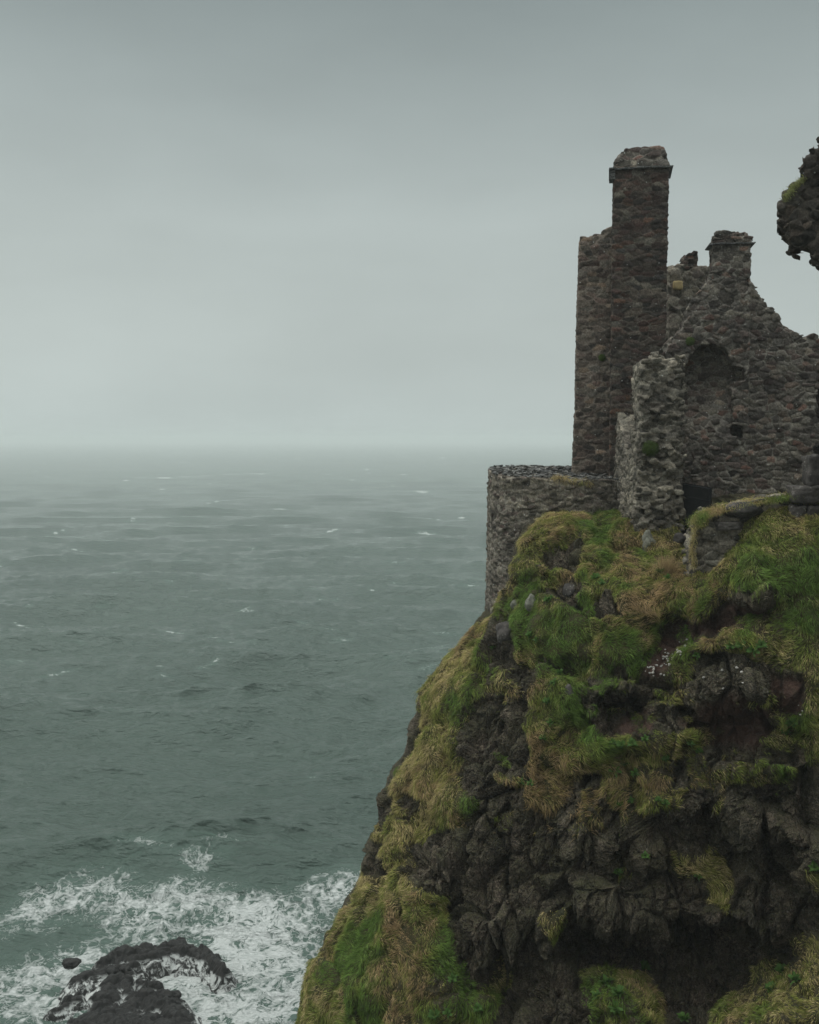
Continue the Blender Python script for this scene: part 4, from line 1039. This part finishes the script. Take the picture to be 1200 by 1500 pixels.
# ---------------------------------------------------------------- reef in the surf
def reef():
    # crest lines in photo positions, laid on the sea plane: (points, half width m, height m)
    def S(px, py):
        v = -(py - 750) / 1500; x = (px - 600) / 1500
        dz = -SP + v * CP; t = -EYE / dz; return np.array([x * t, (CP + v * SP) * t])
    lines = [([(150, 1418), (190, 1402), (230, 1396), (262, 1388), (292, 1398), (315, 1412), (326, 1428)], .62, .95),
             ([(140, 1425), (118, 1440)], .7, .5),
             ([(190, 1410), (262, 1396), (300, 1408)], .6, .8), ([(130, 1432), (160, 1425), (200, 1420)], .45, .5), ([(200, 1470), (170, 1490), (120, 1500)], .9, .8),
             ([(170, 1436), (160, 1455), (150, 1480), (140, 1520)], 1.0, .9), ([(180, 1440), (190, 1456)], .5, .6), ([(205, 1440), (240, 1450)], .35, .5),
             ([(110, 1466), (80, 1484)], .6, .5), ([(215, 1468), (245, 1470), (262, 1500)], .9, 1.1), ([(150, 1500), (230, 1510), (290, 1530)], 1.6, .9)]
    x0, y0 = S(20, 1580)[0], S(20, 1580)[1] - 3; xs = np.arange(-24, -9.5, .055); ys = np.arange(46, 68, .06)
    X, Y = np.meshgrid(xs, ys, indexing='ij'); x = X.ravel(); y = Y.ravel(); p = np.stack([x, y, 0 * x], -1)
    wx = x + .5 * fbm(p / 1.2, 4, 800, .6); wy = y + .5 * fbm(p / 1.2 + 9, 4, 801, .6)
    H = np.full(len(x), -1.2)
    for pts, hw, hh in lines:
        q = np.array([S(a, b) for a, b in pts]); d = np.full(len(x), 99.)
        for a, b in zip(q[:-1], q[1:]):
            e = b - a; t = np.clip(((wx - a[0]) * e[0] + (wy - a[1]) * e[1]) / (e @ e), 0, 1)
            d = np.minimum(d, np.hypot(wx - a[0] - e[0] * t, wy - a[1] - e[1] * t))
        H = np.maximum(H, (hh * .52 + 1.6) * np.exp(-(d / hw / 1.5) ** 2 * .8) - 1.6)
    f1, f2, ID, _ = worley(p / np.array([.9, .7, 1]), 810); g1, g2, ID2, _ = worley(p / .32, 812)
    amp = sstep(-.8, .2, H)
    H = H + amp * ((ID - .5) * .28 - .16 * np.exp(-(f2 - f1) * 8) + (ID2 - .5) * .12 + .14 * fbm(p / .5, 4, 815, .6))
    V = np.stack([x, y, H + .1], -1); sh = X.shape; idx = np.arange(len(x)).reshape(sh)
    F = np.stack([idx[:-1, :-1].ravel(), idx[1:, :-1].ravel(), idx[1:, 1:].ravel(), idx[:-1, 1:].ravel()], -1)
    keep = (H[F] > -1.1).any(1); F = F[keep]; u, inv = np.unique(F.ravel(), return_inverse=True)
    s = NT('wet black reef rock')
    n2 = s.noise(3.5, 6, .7)
    c = s.mix(s.ramp(n2, [(.35, 0), (.65, 1)]), (.006, .006, .006), (.022, .021, .019))
    wz = s.n('ShaderNodeSeparateXYZ', {0: s.pos()}).outputs[2]
    wash = s.math('MULTIPLY', s.n('ShaderNodeMapRange', {0: wz, 1: .2, 2: .04, 3: 0., 4: .85}).outputs[0], s.ramp(s.noise(1.6, 6, .75, dist=1), [(.46, 0), (.56, 1)]))
    c = s.mix(wash, c, (.6, .62, .6))
    rg = s.n('ShaderNodeMapRange', {0: wash, 3: .48, 4: .9}).outputs[0]
    s.bsdf(c, rg, s.bump(s.noise(6, 6, .7), .8, .12), .22)
    M['reef'] = s.m
    tag(mesh_obj('sea_reef', V[u], inv.reshape(F.shape), s.m, loc=np.array([-17, 56, 0.])), 'large black reef with foaming water washing over it, lower left', 'reef')
    for k, (a, b, sx, lab) in enumerate([(105, 1417, .55, 'lone small black rock in the foam left of the reef'), (183, 1428, .34, 'rounded black rock on the reef just above its lower cluster'), (165, 1430, .36, 'black rock at the inner edge of the reef lagoon'), (258, 1466, .34, 'small black rock awash right of the lower reef hump'), (140, 1498, .3, 'small black rock at the bottom edge of the reef')]):
        V, F = lump('r', (sx, sx * .9, sx * .6), None, 80 + k, 4, .35)
        o = mesh_obj('sea_rock', V, F, s.m); q = S(a, b); o.location = (q[0], q[1], .35 if k else .25); tag(o, lab, 'rock', 'rocks awash by the reef')
reef()

# ---------------------------------------------------------------- unseen mainland under the camera, added to shade the lower headland
def mainland():
    r = np.random.default_rng(2)
    xs = np.linspace(-14, 46, 90)
    prof = [(-60, 30.2), (-20, 30.2), (-4, 30.25), (.8, 30.2), (1.4, 29.6), (2.0, 26), (3.0, 20), (4.2, 12), (6, 4), (8, -2)]
    V = []
    for x in xs:
        add = 20 * float(sstep(12, 30, np.array(x)))          # gully closed on the right to darken the lower-right cliff
        for k, (y, z) in enumerate(prof): V.append((x, y + add * (y > -3), z))
    V = np.array(V); V += .5 * np.stack([fbm(V / 3, 3, 900), fbm(V / 3, 3, 901), .3 * fbm(V / 3, 3, 902)], -1) * (V[:, 2:3] < 29.9)
    n = len(prof); idx = np.arange(len(V)).reshape(len(xs), n)
    F = np.stack([idx[:-1, :-1].ravel(), idx[1:, :-1].ravel(), idx[1:, 1:].ravel(), idx[:-1, 1:].ravel()], -1)
    at = {'mask': np.stack([(V[:, 2] > 29.5) * 1., 0 * V[:, 0], 0 * V[:, 0] + .4], -1), 'rockid': np.full(len(V), .5)}
    tag(mesh_obj('mainland_occluder', V, F, M['cliff'], attrs=at), kind='structure')
mainland()

# ---------------------------------------------------------------- sea haze
def haze():
    lo = (-80000, -80, -3.5); hi = (125000, 46000, 47.0)
    V = np.array([(x, y, z) for z in (lo[2], hi[2]) for x, y in ((lo[0], lo[1]), (hi[0], lo[1]), (hi[0], hi[1]), (lo[0], hi[1]))])
    F = np.array([(0, 3, 2, 1), (4, 5, 6, 7), (0, 1, 5, 4), (1, 2, 6, 5), (2, 3, 7, 6), (3, 0, 4, 7)])
    s = NT('sea haze')
    v = s.n('ShaderNodeVolumePrincipled', {'Color': (.86, .91, .90, 1), 'Density': .00048, 'Anisotropy': .2})
    s.t.links.new(v.outputs[0], s.out.inputs['Volume'])
    s.m.cycles.homogeneous_volume = True if hasattr(s.m.cycles, 'homogeneous_volume') else None
    o = mesh_obj('haze', V, F, s.m, smooth=False); tag(o, kind='stuff')
haze()
